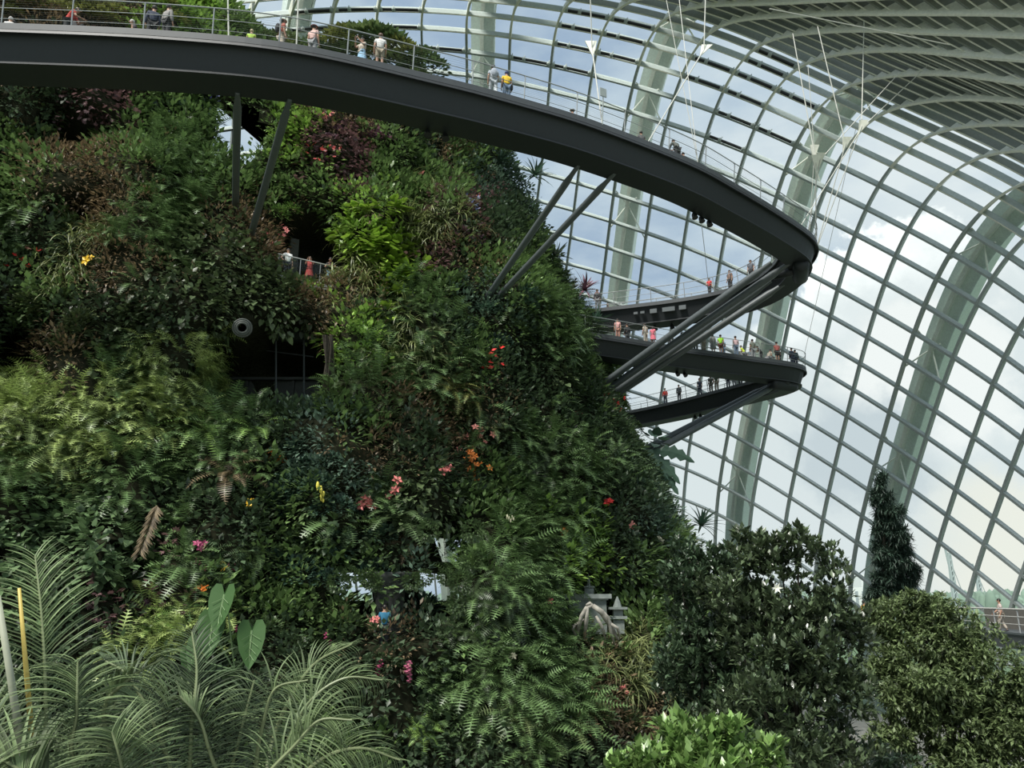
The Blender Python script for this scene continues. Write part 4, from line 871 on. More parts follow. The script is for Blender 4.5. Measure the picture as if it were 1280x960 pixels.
# ------------------------------------------------------------------ individual plants
def np_obj(name, parts, m, parent=None):
    V, F = join(parts); return link(name, np_mesh(name, V, F, 3), m, parent)
def rosette(tpl, n, spread=(.2, 1.0), rg=None, size=(.8, 1.1), off=.0, twist=.2):
    rg = rg or RNG; a = np.arange(n)*2.39996+rg.random(n)*twist*3; e = np.interp(np.arange(n)/max(1, n-1), [0, 1], spread)+rg.normal(size=n)*.08
    d = np.stack([np.cos(a)*np.cos(e), np.sin(a)*np.cos(e), np.sin(e)], -1); s = size[0]+(size[1]-size[0])*rg.random(n)
    return scatter(tpl, d*off, frames(d, np.tile([0, 0, 1.], (n, 1))), s)
PROTO = {}
def proto(kind):
    if kind in PROTO: return PROTO[kind]
    rg = np.random.default_rng(hash(kind) % 999 if False else sum(map(ord, kind)))
    K = kind.rstrip('0123')
    if K == 'fern': V, F = rosette(frond_t(18, w=.17, arch=.75), 13, (.15, 1.05), rg)
    elif K == 'hangfern': V, F = rosette(frond_t(22, w=.10, arch=1.0), 14, (-.5, .9), rg)
    elif K == 'bromeliad': V, F = rosette(strap_t(w=.055, arch=.35, seg=5), 30, (.0, 1.35), rg)
    elif K == 'straps': V, F = rosette(strap_t(w=.03, arch=.85, seg=6), 36, (.3, 1.4), rg)
    elif K == 'bigleaf': V, F = join([rosette(heart_t(w=.5), 16, (-.3, .9), rg, (.45, .7), .55)])
    elif K == 'palmate':
        V, F = join([scatter(leaf_t(w=.09), np.tile([[0, 0, 0.]], (9, 1)), frames(np.stack([np.cos(np.arange(9)*.7), np.sin(np.arange(9)*.7), np.full(9, .15)], -1), np.tile([0, 0, 1.], (9, 1))), np.full(9, .6))])
    elif K == 'bush':
        n = 260; q = unit(rg, n); q[:, 2] = np.abs(q[:, 2])*.9-.1; V, F = scatter(leaf_t(w=.3), q*(.35+.65*rg.random((n, 1))**.5)*np.array([.75, .75, .6]), frames(q+[0, 0, .3], np.tile([0, 0, 1.], (n, 1))+unit(rg, n)*.3), .17+.1*rg.random(n))
    elif K == 'lobes':
        n = 60; q = unit(rg, n); q[:, 2] = np.abs(q[:, 2])*.8; V, F = scatter(lobed_t(), q*(.5+.4*rg.random((n, 1)))*np.array([.9, .9, .6]), frames(q+[0, 0, -.1], np.tile([0, 0, 1.], (n, 1))+unit(rg, n)*.3), .28+.14*rg.random(n))
    elif K == 'elephant':
        V, F = join([scatter(heart_t(w=.36), np.array([[0, 0, .0]]), frames(np.array([[0, -.35, -1.]]), np.array([[0., -1, .3]])), np.array([1.]))])
    PROTO[kind] = np_mesh(kind, V, F, 3); return PROTO[kind]
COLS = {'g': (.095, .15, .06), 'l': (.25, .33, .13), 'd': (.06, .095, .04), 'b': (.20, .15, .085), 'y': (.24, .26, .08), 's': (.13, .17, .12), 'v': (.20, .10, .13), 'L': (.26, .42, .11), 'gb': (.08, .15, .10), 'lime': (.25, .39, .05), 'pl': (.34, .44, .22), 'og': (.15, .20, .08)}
def place(kind, px, py, size, col, label, group=None, cat='fern', name=None, tilt=.55, rz=None, off=.15, d=None, up=None):
    h, n = hit(px, py)
    if d is not None: h = Vector(at(px, py, d)); n = Vector((0, -1, .2)).normalized()
    elif h is None:
        q = MBVH.find_nearest(Vector(at(px, py, 57))); h = q[0]; n = (Vector(at(px, py, 57))-h); n = n.normalized() if n.length > .01 else Vector((1, 0, 0)); h = Vector(at(px, py, pix(h)[2]))
    me = proto(kind); key = (kind, col); 
    if key not in MATS: m2 = me.copy(); m2.materials.clear(); m2.materials.append(leafmat(col, COLS[col])); MATS[key] = m2
    o = bpy.data.objects.new(name or {'fern': 'fern', 'hangfern': 'sword_fern', 'bromeliad': 'bromeliad', 'straps': 'strap_leaf_plant', 'bigleaf': 'broad_leaf_plant', 'palmate': 'umbrella_leaf_plant', 'bush': 'leafy_shrub', 'lobes': 'lobed_leaf_plant', 'elephant': 'heart_leaf'}[kind.rstrip('0123')], MATS[key]); COL.objects.link(o)
    u = up or (n*(1-tilt)+UP*tilt); q = u.normalized().to_track_quat('Z', 'Y')
    o.rotation_euler = (q @ Matrix.Rotation(rz if rz is not None else random.uniform(0, 6.28), 3, 'Z').to_quaternion()).to_euler()
    o.location = h+n*off*size*1.2; o.scale = (size,)*3; return tag(o, label, cat, group)
rg = random.Random(11)
def many(kind, boxes, n, size, col, label, group, cat='fern', **k):
    for _ in range(n):
        x0, y0, x1, y1 = rg.choice(boxes); px, py = rg.uniform(x0, x1), rg.uniform(y0, y1)
        a, b = cave_mask(np.array([px]), np.array([py]))
        if a[0] > .4 or clear_mask(np.array([px]), np.array([py]))[0] or hole_mask(np.array([px]), np.array([py]), 1.35)[0]: continue
        place('%s%d' % (kind, rg.randint(0, 2)), px, py, size*rg.uniform(.7, 1.25), col, label, group, cat, **k)
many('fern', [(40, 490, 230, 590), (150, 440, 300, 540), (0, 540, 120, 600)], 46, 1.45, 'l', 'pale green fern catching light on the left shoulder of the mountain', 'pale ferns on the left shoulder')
many('fern', [(180, 540, 320, 640), (200, 500, 340, 600), (230, 690, 320, 740)], 24, 1.5, 'g', 'mid-green fern below the dark recess with the pipe mouth', 'mid-green ferns under the recess')
many('fern', [(640, 520, 800, 760), (600, 560, 720, 720), (560, 720, 680, 800)], 70, 1.35, 'd', 'dark green fern on the mountain slope left of the lower struts', 'dark ferns on the right slope')
many('fern', [(430, 470, 620, 560), (450, 390, 560, 480)], 26, 1.3, 'og', 'olive green fern on the mountain between the recess and the struts', 'olive ferns in the middle band')
many('fern', [(180, 250, 260, 330), (0, 240, 60, 330)], 14, .9, 'g', 'fresh green fern hanging near the white ledge recess', 'ferns around the white ledge')
many('hangfern', [(550, 820, 700, 960), (640, 760, 740, 900)], 34, 1.25, 'g', 'drooping sword fern at the foot of the mountain, bottom centre', 'sword ferns at the mountain foot')
many('bush', [(330, 560, 460, 640), (340, 620, 480, 730), (580, 370, 660, 440)], 34, .9, 'gb', 'bluish green small-leaved shrub on the mountain face', 'bluish shrubs on the mountain face', 'shrub')
many('bush', [(340, 130, 460, 280), (440, 380, 480, 440), (700, 660, 760, 700), (180, 180, 260, 250)], 26, .75, 'L', 'bright green bushy plant on the upper mountain wall', 'bright bushy plants on the upper wall', 'shrub')
many('bush', [(470, 150, 640, 260), (640, 370, 760, 480), (700, 480, 810, 600), (330, 740, 460, 840)], 50, .85, 'g', 'mid-green bushy plant on the mountain wall', 'mid-green bushy plants on the wall', 'shrub')
many('bush', [(700, 800, 790, 920), (480, 480, 600, 560), (30, 370, 120, 450)], 34, .85, 'og', 'olive brown twiggy shrub on the mountain', 'olive twiggy shrubs', 'shrub')
many('lobes', [(390, 170, 450, 260), (570, 250, 620, 320), (420, 150, 480, 180)], 18, .85, 'v', 'purplish lobed-leaf plant on the upper mountain wall', 'purplish plants on the upper wall', 'plant')
many('lobes', [(185, 120, 260, 165)], 9, 1.1, 'gb', 'large scalloped grey-green leaf clump under the walkway at upper left', 'scalloped leaf clumps under the walkway', 'plant')
many('bigleaf', [(460, 295, 512, 362)], 20, .75, 'lime', 'lime green heart-leaf plant right of the cave balcony', 'lime green plants by the balcony', 'plant')
many('straps', [(180, 190, 260, 225), (510, 250, 570, 300), (430, 325, 460, 350)], 18, 1.0, 'og', 'tuft of thin arching leaves on the upper mountain wall', 'thin-leaf tufts on the upper wall', 'plant')
for px in range(316, 545, 11):
    ty = float(np.interp(px, [316, 345, 375, 400, 425, 450, 475, 500, 520, 545], [34, 40, 58, 44, 36, 30, 34, 44, 58, 80]))
    for q, dy in ((0, 20), (1, 42), (2, 66)): place('bush%d' % rg.randint(0, 2), px+rg.uniform(-5, 5), ty+dy, rg.uniform(1.2, 1.6), rg.choice(['og', 'l', 'g', 'y']), 'leafy summit shrub seen behind the walkway rail', 'summit shrubs behind the rail', 'shrub', d=53+q*.5, up=UP)
many('bush', [(0, 5, 230, 35)], 24, 1.0, 'y', 'yellowish green shrub on the summit at the top left', 'summit shrubs at the top left', 'shrub', tilt=.8, off=.5)
for a in (
    ('straps1', 282, 42, 1.9, 'og', 'spiky agave-like plant on the summit beside the sky gap', 'plant'), ('straps2', 245, 38, 1.2, 'y', 'yellow-tipped spiky plant on the summit, left of the agave', 'plant'),
    ('bromeliad1', 726, 366, 1.7, 'v', 'large dark reddish bromeliad just left of the red vest visitor', 'bromeliad'), ('bromeliad2', 690, 322, 1.3, 's', 'grey-green bromeliad on the silhouette below the twin struts', 'bromeliad'), ('bromeliad0', 738, 408, 1.6, 'gb', 'dark green bromeliad under the upper walkway end', 'bromeliad'),
    ('bromeliad1', 872, 662, 1.9, 'gb', 'dark spiky bromeliad on the skyline above the glossy trees', 'bromeliad'), ('bromeliad2', 665, 225, 1.6, 'gb', 'blue-green bromeliad at the upper right edge below the walkway', 'bromeliad'), ('bromeliad0', 620, 205, 1.5, 'gb', 'silvery bromeliad just below the walkway underside', 'bromeliad'),
    ('straps0', 90, 315, 1.3, 'g', 'grassy strap-leaf plant hanging under the white ledge', 'plant'), ('palmate0', 161, 407, .9, 'pl', 'pale finger-leaf sprig alone on the dark ivy', 'plant'), ('palmate1', 135, 382, .8, 'pl', 'pale finger-leaf sprig above and left of its twin', 'plant'),
    ('fern2', 262, 548, 2.4, 'L', 'bright green tree fern fronds spreading at the left shoulder edge', 'fern'), ('fern1', 318, 545, 2.0, 'L', 'bright green tree fern frond pair, right of the first', 'fern'), ('fern0', 290, 600, 1.9, 'b', 'brown withered fern below the bright tree fern', 'fern'),
    ('fern1', 498, 660, 2.0, 'g', 'large dark feathery fern left of the small sky opening', 'fern'), ('fern2', 505, 680, 1.2, 'b', 'brown dying fern under the large feathery fern', 'fern'), ('fern0', 560, 490, 1.8, 'y', 'yellowish arching fern in the middle of the mountain', 'fern'), ('hangfern1', 585, 505, 1.8, 'y', 'yellow drooping fern next to the arching one', 'fern'),
    ('fern2', 645, 895, 1.9, 'og', 'wide olive fern spreading flat at bottom centre', 'fern'), ('fern1', 695, 912, 1.9, 'og', 'wide olive fern right of its flat twin at bottom centre', 'fern'), ('fern0', 525, 915, 1.1, 'L', 'bright small fern over the bottom palms', 'fern'),
    ('bigleaf0', 560, 358, 1.1, 'g', 'broad round-leaf plant left of the twin strut feet', 'plant'), ('bigleaf1', 530, 190, .9, 'gb', 'single pale round-leaf plant below the walkway', 'plant'), ('bigleaf2', 588, 312, 1.0, 'gb', 'big grey-green round leaf plant on the upper wall', 'plant'),
    ('bigleaf1', 815, 557, 1.3, 'gb', 'large glossy leaf plant at the right edge beside the strut foot', 'plant'), ('hangfern0', 722, 660, 1.7, 'L', 'bright long-leaf fern hanging on the lower right slope', 'fern'), ('fern1', 190, 790, 1.3, 'L', 'fresh light green fern under the purple leaves', 'fern'), ('fern2', 215, 775, 1.2, 'L', 'second fresh fern beside the purple leaves', 'fern'),
    ('lobes0', 195, 735, 1.0, 'v', 'upper purple coleus-like plant above the fresh ferns', 'plant'), ('lobes1', 170, 775, 1.0, 'v', 'lower purple coleus-like plant left of fresh ferns', 'plant'), ('lobes2', 205, 762, .9, 'v', 'purple plant between the two other purple ones', 'plant'),
    ('bush1', 525, 770, 1.3, 'gb', 'grey-green flat shrub beside the grotto pillar', 'shrub'), ('hangfern2', 250, 795, .9, 'g', 'small fern between the heart leaves', 'fern')):
    k, px, py, s, c, lb, cat = a; place(k, px, py, s, c, lb, None, cat)
for k, (px, py, s) in enumerate(((424, 728, .6), (467, 727, .5), (516, 727, .5), (576, 727, .6), (577, 755, .7), (424, 760, .6), (536, 664, .6), (592, 664, .6), (590, 703, .6), (460, 722, .45), (530, 722, .45), (556, 721, .4), (440, 719, .45))):
    place('bush%d' % (k % 3), px, py, s, 'g', 'small leafy tuft fringing a bright grotto opening', 'leafy tufts fringing the grotto openings', 'shrub', d=31.2 if py > 710 else 31.8, up=Vector((0, -.7, -.3)))
def dead_frond():
    a = Vector(at(196, 632, 29.0)); r = empty('dead_frond', tuple(a), label='long dry brown frond hanging down the left slope', cat='frond'); e = Vector(at(174, 692, 28.7))-a
    MB().tube([Vector((0, 0, 0)), e*.5+Vector((.05, 0, 0)), e], [.03, .025, .01], 6).obj('rachis', mat('dry_stem', (.25, .18, .11), .8), r)
    V, F = scatter(leaf_t(w=.09), np.array([tuple(e*(k/40)) for k in range(40) for s in (0, 1)]), frames(np.array([(s*.8+.3*math.sin(k), -.3, -.9) for k in range(40) for s in (-1, 1)]), np.tile([0, -1, .2], (80, 1))), np.full(80, .42)); link('dry_leaflets', np_mesh('x', V, F, 3), leafmat('b', COLS['b']), r)
dead_frond()
# heart-shaped anthurium leaves, each on its stalk, lower left
def heart_plant():
    a = Vector(at(285, 840, 24)); r = empty('anthurium', tuple(a), label='plant with five large veined heart leaves above the bottom palms', cat='plant'); m = leafmat('hl', (.05, .12, .03), rough=.7)
    for px, py, s, yw in ((267, 770, 1.15, .1), (281, 738, 1.15, -.2), (315, 783, 1.15, .3), (247, 798, .8, -.4), (236, 812, .7, .5)):
        c = Vector(at(px, py, 24.2))-a; n = 15; P = []; 
        outl = [(0, .06), (.10, -.16), (.25, -.17), (.35, .02), (.35, .30), (.28, .62), (.16, .86), (0, 1.12)]
        pts = [(x*s, -y*s) for x, y in outl]+[(-x*s, -y*s) for x, y in outl[-2:0:-1]]; R = Matrix.Rotation(yw, 3, 'Z') @ Matrix.Rotation(-.25, 3, 'X')
        mb = MB(); vs = [R @ Vector((x, -.10*s*abs(x)/(.4*s), y)) + c for x, y in pts]; ctr = [R @ Vector((0, .03*s, -t*s))+c for t in (.1, .5, .9)]
        vs2 = vs+ctr; k = len(vs); f = []
        for q in range(len(vs)):
            y = (pts[q][1]+pts[(q+1) % k][1])/2; ci = k+(0 if y > -.3*s else 1 if y > -.72*s else 2); f.append((q, (q+1) % k, ci))
        for q in (3, 4): pass
        f += [(4, k, k+1), (k+1, k, len(vs)-4), (5, k+1, k+2), (k+2, k+1, len(vs)-5)]
        mb.add(vs2, f); lf = mb.obj('leaf', m, r); mb = MB()
        mb.tube([ctr[0], ctr[1]+Vector((0, -.02, 0)), ctr[2]], [.03*s, .022*s, .01], 5)
        for t in (.2, .38, .56, .72):
            for sx in (-1, 1): mb.tube([R @ Vector((0, 0, -t*s))+c, R @ Vector((sx*.26*s*(1.1-t), -.1*s, -(t+.16)*s))+c], .007*s, 3)
        mb.obj('midrib', mat('pale_vein', (.16, .25, .11), .5), r); MB().tube([ctr[0], ctr[0]+Vector((0, .5, -.6)), Vector((0, .6, 0))], .025, 6).obj('stalk', mat('green_stalk', (.12, .2, .08), .6), r)
heart_plant()
def swiss_leaf():
    a = Vector(at(815, 560, 56)); r = empty('climbing_plant', tuple(a), label='jagged-leaf climber sticking out from the right edge of the mountain', cat='plant'); m = leafmat('gb', COLS['gb'])
    for (x0, y0, x1, y1) in ((815, 565, 868, 578), (812, 570, 850, 605), (820, 590, 848, 618), (800, 560, 835, 600)):
        p = Vector(at(x0, y0, 56)); q = Vector(at(x1, y1, 55.5)); d = q-p; mb = MB(); s = d.normalized().cross(Vector((0, 1, 0))).normalized(); vs = []; n = 10
        for k in range(n+1):
            t = k/n; w = .55*math.sin(PI*min(.96, t*.9+.08))*(1 if k % 2 else .55); c = p+d*t-a+Vector((0, 0, .35*math.sin(PI*t)))
            vs += [c-s*w, c+Vector((0, -.05, 0)), c+s*w]
        f = [(k*3+j, k*3+j+1, k*3+j+4, k*3+j+3) for k in range(n) for j in (0, 1)]; mb.add(vs, f).obj('leaf', m, r)
        MB().tube([p-a-d*.3, p-a], .04, 5).obj('stem', BARK, r)
swiss_leaf()

# flowers: a tuft of foliage with countable blossoms
PETAL = {}
def blossom(kind):
    if kind in PETAL: return PETAL[kind]
    mb = MB()
    if kind == 'open':
        for k in range(5):
            a = 2*PI*k/5; c, s = math.cos(a), math.sin(a); mb.add([(0, 0, 0), (.5*c-.28*s, .5*s+.28*c, .16), (c*.95, s*.95, .1), (.5*c+.28*s, .5*s-.28*c, .16)], [(0, 1, 2, 3)])
        mb.ball((0, 0, .12), .14, 6, 4)
    elif kind == 'flag': mb.add([(0, 0, 0), (.45, .3, .1), (1, 0, .05), (.45, -.3, .1), (.5, 0, -.02)], [(0, 4, 1), (4, 2, 1), (0, 3, 4), (3, 2, 4)]); mb.tube([(.0, 0, .05), (.25, 0, .3), (.3, 0, .5)], [.05, .05, .03], 5)
    elif kind == 'drop':
        for k in range(7): mb.ball((.28*math.sin(k*2.1), .28*math.cos(k*2.1), -k*.27), (.34, .34, .2), 7, 4)
    elif kind == 'cone':
        for k in range(3): a = 2.1*k; mb.ball((.3*math.cos(a), .3*math.sin(a), .3*k), (.25, .25, .6), 7, 5)
    me = mb.mesh('blossom'); PETAL[kind] = me; return me
def flowers(px, py, spread, n, kind, size, c, label, cat='flowers', leaf='g', d=None, fol=.5):
    h, nr = hit(px, py)
    if d is not None or h is None: h = Vector(at(px, py, d or 56)); nr = Vector((0, -1, .2)).normalized()
    h = h+nr*.75; r = empty('flowering_plant', tuple(h), label=label, cat=cat); me = proto('bush%d' % rg.randint(0, 2)); key = ('bush0f', leaf)
    m = leafmat(leaf, COLS[leaf]); f = bpy.data.objects.new('foliage', MATS.setdefault(key, None) or me.copy()); MATS[key] = f.data
    if not f.data.materials: f.data.materials.append(m)
    COL.objects.link(f); f.parent = r; f.scale = (fol,)*3; f.location = -nr*.45
    mm = mat('petal_%02d%02d%02d' % tuple(int(q*99) for q in c), c, .5, var=.2); b0 = blossom(kind).copy(); b0.materials.append(mm)
    dd = pix(h)[2]/1000
    for k in range(n):
        o = bpy.data.objects.new('blossom', b0); COL.objects.link(o); o.parent = r
        o.location = Vector((rg.uniform(-1, 1)*spread[0]*dd, rg.uniform(-.15, .1), rg.uniform(-1, 1)*spread[1]*dd)); o.scale = (size*rg.uniform(.8, 1.2),)*3
        o.rotation_euler = (0, 0, 0) if kind in ('drop', 'cone') else (1.2+rg.uniform(-.5, .4), rg.uniform(-.4, .4), rg.uniform(-.8, .8))
OR = (.85, .25, .04); RD = (.75, .035, .03); PK = (.75, .22, .20); CR = (.75, .70, .50); YE = (.80, .50, .02); MG = (.45, .07, .17); SAL = (.80, .30, .24)
for a in (
    (352, 570, (12, 12), 8, 'open', .22, OR, 'orange blossoms left of the bluish shrubs'), (590, 590, (20, 18), 16, 'open', .22, OR, 'biggest spray of orange blossoms in the middle slope'), (575, 560, (35, 14), 9, 'open', .2, SAL, 'salmon pink blossoms above the orange spray'),
    (498, 612, (8, 12), 6, 'open', .24, PK, 'pink blossoms in a tight upright bunch'), (447, 638, (9, 6), 8, 'open', .22, PK, 'pink cluster resting on the dark shrub, left of the bunch'), (541, 600, (5, 3), 2, 'open', .25, PK, 'single pink flower pair under the salmon blossoms'),
    (605, 460, (18, 14), 8, 'flag', .32, RD, 'red anthurium flags on the middle right wall'), (750, 510, (20, 12), 14, 'drop', .16, (.55, .02, .02), 'deep red bead clusters near the walkway end'), (706, 525, (4, 3), 2, 'flag', .3, SAL, 'salmon flag flower left of the red beads'),
    (755, 634, (3, 3), 2, 'open', .24, RD, 'small dark red flower on the lower right slope'), (697, 671, (5, 3), 3, 'open', .24, OR, 'orange flower near the hanging long-leaf fern'), (783, 661, (5, 3), 3, 'open', .22, SAL, 'salmon flower high on the right lower slope'), (808, 669, (4, 3), 3, 'open', .2, CR, 'cream flower at right lower slope'),
    (408, 628, (4, 8), 3, 'cone', .22, (.75, .66, .10), 'yellow upright pitcher flowers in the centre left'), (302, 643, (5, 4), 4, 'open', .18, YE, 'yellow blossoms beside the brown fern'), (262, 683, (5, 5), 4, 'open', .22, MG, 'magenta flower above the lower left bed'),
    (275, 702, (6, 5), 4, 'open', .2, YE, 'yellow orange blossom below the magenta flower'), (245, 717, (10, 6), 5, 'drop', .12, MG, 'magenta hanging blooms, left of the heart leaves'), (282, 716, (4, 4), 3, 'drop', .12, MG, 'magenta hanging bloom directly over the heart leaves'),
    (240, 750, (8, 3), 3, 'flag', .3, OR, 'orange curled bloom left of the heart leaves'), (300, 800, (3, 5), 2, 'drop', .13, MG, 'magenta drop between two heart leaves'), (398, 808, (4, 6), 2, 'drop', .15, MG, 'pink hanging bloom over the right palm fronds'),
    (481, 824, (5, 6), 3, 'drop', .18, MG, 'left one of two large pink medinilla blooms'), (499, 832, (5, 8), 4, 'drop', .2, (.60, .16, .26), 'right one of two large pink medinilla blooms'), (469, 798, (5, 2), 3, 'open', .15, PK, 'small pink blossoms at the foot of the grotto person'),
    (566, 768, (4, 4), 4, 'open', .17, CR, 'cream blossoms right of the grotto opening'), (627, 833, (3, 3), 3, 'open', .16, CR, 'pale cream bloom among the sword ferns'), (668, 766, (4, 4), 3, 'open', .2, PK, 'soft pink bloom left of the shrine'), (731, 802, (2, 2), 1, 'open', .24, RD, 'single red flower below the driftwood'),
    (625, 665, (6, 4), 3, 'cone', .16, CR, 'cream shell-like bloom right of the sky opening'), (30, 340, (20, 14), 5, 'flag', .34, RD, 'red flag flowers at the left edge under the white ledge'), (127, 333, (4, 3), 2, 'open', .26, YE, 'yellow flower right of the red flags'),
    (45, 316, (4, 2), 1, 'flag', .36, SAL, 'pink flag flower above the red ones'), (335, 290, (14, 14), 12, 'open', .17, PK, 'pink blossom spray left of the cave balcony'), (390, 366, (3, 2), 1, 'open', .28, RD, 'single red flower below the cave balcony'),
    (410, 190, (22, 14), 14, 'open', .16, (.50, .05, .04), 'dark red blossoms among the purplish leaves'), (405, 155, (10, 10), 8, 'open', .15, PK, 'dusty pink blossoms above the purplish leaves'), (522, 223, (4, 3), 2, 'open', .28, SAL, 'single salmon flower under the walkway middle'),
    (545, 172, (16, 5), 12, 'open', .15, (.55, .42, .32), 'beige pink blossoms tucked under the walkway'), (470, 280, (10, 6), 7, 'open', .17, (.55, .35, .28), 'dusty blossoms over the lime green plants'), (270, 132, (12, 14), 16, 'open', .12, (.20, .20, .50), 'violet blossoms hanging beside the sky gap'), (575, 265, (14, 14), 18, 'open', .13, (.16, .20, .38), 'blue-violet flower patch on the upper right wall'),
    (588, 256, (8, 4), 4, 'open', .17, PK, 'pink flowers above the blue-violet patch'), (570, 700, (3, 3), 1, 'open', .2, CR, 'small cream bloom under the sky opening'), (760, 865, (6, 4), 3, 'open', .12, PK, 'faint pink blossoms on the twiggy shrub')):
    flowers(*a)

# ------------------------------------------------------------------ trees in front
def blob_tree(name, label, cat, blobs, n, tpl, size, per, col, base, bark=BARK, upb=.5, seed=1, trunk_r=.16, dens_in=.55, limbs=8, flat=1.0, sub=5):
    rg_ = np.random.default_rng(seed); W_ = []; 
    base = Vector(base); r = empty(name, tuple(base), label=label, cat=cat); B = []
    for px, py, d, rx, ry in blobs: c = np.array(at(px, py, d)); B.append((c, rx*d/1000, ry*d/1000))
    big = list(B)
    for c, a, b in big:
        for _ in range(sub): q = unit(rg_, 1)[0]; B.append((c+q*np.array([a, a, b])*rg_.uniform(.75, 1.0), a*rg_.uniform(.28, .45), b*rg_.uniform(.25, .42)))
    if sub: B = [(c, a*.82, b*.82) for c, a, b in B[:len(big)]]+B[len(big):]
    vol = np.array([b[1]*b[1]*b[2] for b in B]); pk = rg_.choice(len(B), n, p=(vol**.6)/(vol**.6).sum()); q = unit(rg_, n)
    rad = dens_in+(1-dens_in)*rg_.random(n)**.6; P = np.array([B[k][0] for k in pk])+q*rad[:, None]*np.array([[B[k][1], B[k][1], B[k][2]] for k in pk])*(1+.22*np.sin(q[:, :1]*7+q[:, 2:]*5))
    K = np.repeat(np.arange(n), per); out = unit(rg_, len(K))*.8+q[K]*.5+np.array([0, 0, upb]); sz = size*(.65+.6*rg_.random(len(K)))
    pos = P[K]+unit(rg_, len(K))*size*.35*np.array([1, 1, flat])
    V, F = scatter(tpl, pos-np.array(base), frames(out, np.array([0, 0, 1.])+unit(rg_, len(K))*.4), sz)
    link('foliage', np_mesh('foliage', V, F, 3), leafmat(*col), r)
    top = Vector(B[0][0])-base; mid = Vector((top.x*.4, top.y*.4, top.z*.55)); MB().tube([Vector((0, 0, 0)), mid, top*.85, top], [trunk_r, trunk_r*.8, trunk_r*.4, trunk_r*.2], 10).obj('trunk', bark, r, True)
    for k in range(min(limbs, len(B)*2)):
        c, a, b = B[k % len(B)]; e = Vector(c)-base+Vector(unit(rg_, 1)[0])*a*.6; s = mid*rg_.uniform(.6, 1.2)+Vector((0, 0, 0)); MB().tube([s, (s+e)/2+Vector((0, 0, .2)), e], [trunk_r*.4, trunk_r*.3, trunk_r*.12], 6).obj('branch', bark, r)
    return r
def gbase(px, d): x, y, z = at(px, 900, d); return (x, y, 0)
blob_tree('glossy_leaf_tree', 'tall glossy-leaved tree in front of the glass, centre right', 'tree',
    [(985, 735, 22, 62, 62), (1000, 680, 22, 26, 20), (940, 690, 22.4, 34, 26), (1040, 700, 22, 16, 20), (1015, 800, 21.5, 62, 62), (950, 800, 21.6, 62, 70), (1045, 880, 21, 52, 60), (975, 890, 20.6, 80, 60), (1000, 950, 20, 90, 40), (920, 760, 22.5, 40, 50)],
    2500, leaf_t(w=.26, droop=.08), .215, 9, ('mag', (.085, .12, .06), .35, .28, .15), gbase(990, 22), seed=4, upb=.75)
blob_tree('glossy_leaf_tree', 'darker glossy-leaved tree between the mountain and the tall tree', 'tree',
    [(880, 770, 24, 48, 62), (860, 720, 24.4, 34, 34), (890, 840, 23.4, 55, 55), (850, 830, 23.6, 42, 50), (910, 900, 22.6, 60, 45), (900, 700, 24.6, 24, 20)],
    1500, leaf_t(w=.26, droop=.08), .22, 9, ('mag2', (.065, .105, .055), .35, .30, .15), gbase(880, 24), seed=5, upb=.7)
blob_tree('olive_leaf_tree', 'broad fine-leaved olive green tree at the lower right', 'tree',
    [(1175, 800, 28, 72, 42), (1110, 775, 28.5, 34, 26), (1235, 845, 26.5, 55, 52), (1150, 860, 27, 66, 42), (1260, 900, 26, 50, 50), (1190, 910, 26, 60, 46), (1110, 840, 27.5, 34, 40), (1150, 760, 29, 50, 20), (1290, 960, 25, 60, 50), (1200, 965, 25, 60, 30), (1110, 930, 26, 30, 30)],
    7500, leaf_t(w=.22, droop=.2), .20, 9, ('olv', (.135, .185, .075), .35, .5, .25), gbase(1180, 27), seed=6, upb=.1)
blob_tree('conifer', 'dark slender conifer standing against the glass by the pale arch', 'conifer',
    [(1101, 600, 44, 7, 14), (1103, 622, 44, 14, 12), (1110, 640, 44, 20, 11), (1106, 658, 44, 17, 10), (1116, 672, 44, 22, 12), (1108, 690, 44, 18, 9), (1126, 690, 44, 14, 10), (1118, 706, 44, 22, 9), (1137, 712, 44, 13, 10), (1106, 722, 44, 15, 8), (1128, 730, 44, 22, 10), (1112, 745, 44, 26, 12)],
    2400, strap_t(w=.07, arch=.3, seg=2), .34, 12, ('con', (.045, .08, .055), .35, .5, .1), gbase(1112, 44), seed=7, upb=.1, trunk_r=.2, dens_in=.1, limbs=14)
blob_tree('bright_leaf_shrub', 'bright green glossy shrub in the very front at bottom right of centre', 'shrub',
    [(870, 925, 12.5, 46, 26), (825, 945, 12.3, 44, 22), (915, 925, 12.6, 30, 22), (780, 958, 12.2, 22, 12), (950, 948, 12.4, 28, 16), (880, 965, 12, 80, 24)],
    430, leaf_t(w=.27, droop=.06), .19, 8, ('brt', (.19, .31, .09), .35, .3, .25), gbase(870, 12.5), seed=8, upb=.7, trunk_r=.07)
blob_tree('twiggy_shrub', 'low dull shrub under the olive tree at bottom right', 'shrub', [(1060, 960, 22, 60, 26), (1120, 965, 22, 40, 24)], 260, leaf_t(w=.25), .2, 8, ('mag2', (.065, .105, .055), .35, .30, .15), gbase(1070, 22), seed=9, trunk_r=.06)
def sprigs():
    r = empty('magnolia_blossom', at(971, 735, 20.3), label='single white bloom on the tall glossy tree', cat='flower')
    for k in range(6):
        a = k*PI/3; MB().add([(0, 0, 0), (.06*math.cos(a-.5), -.02, .06*math.sin(a-.5)), (.15*math.cos(a), -.05, .15*math.sin(a)), (.06*math.cos(a+.5), -.02, .06*math.sin(a+.5))], [(0, 1, 2, 3)]).obj('petal', mat('white_petal', (.75, .75, .62), .5), r)
sprigs()

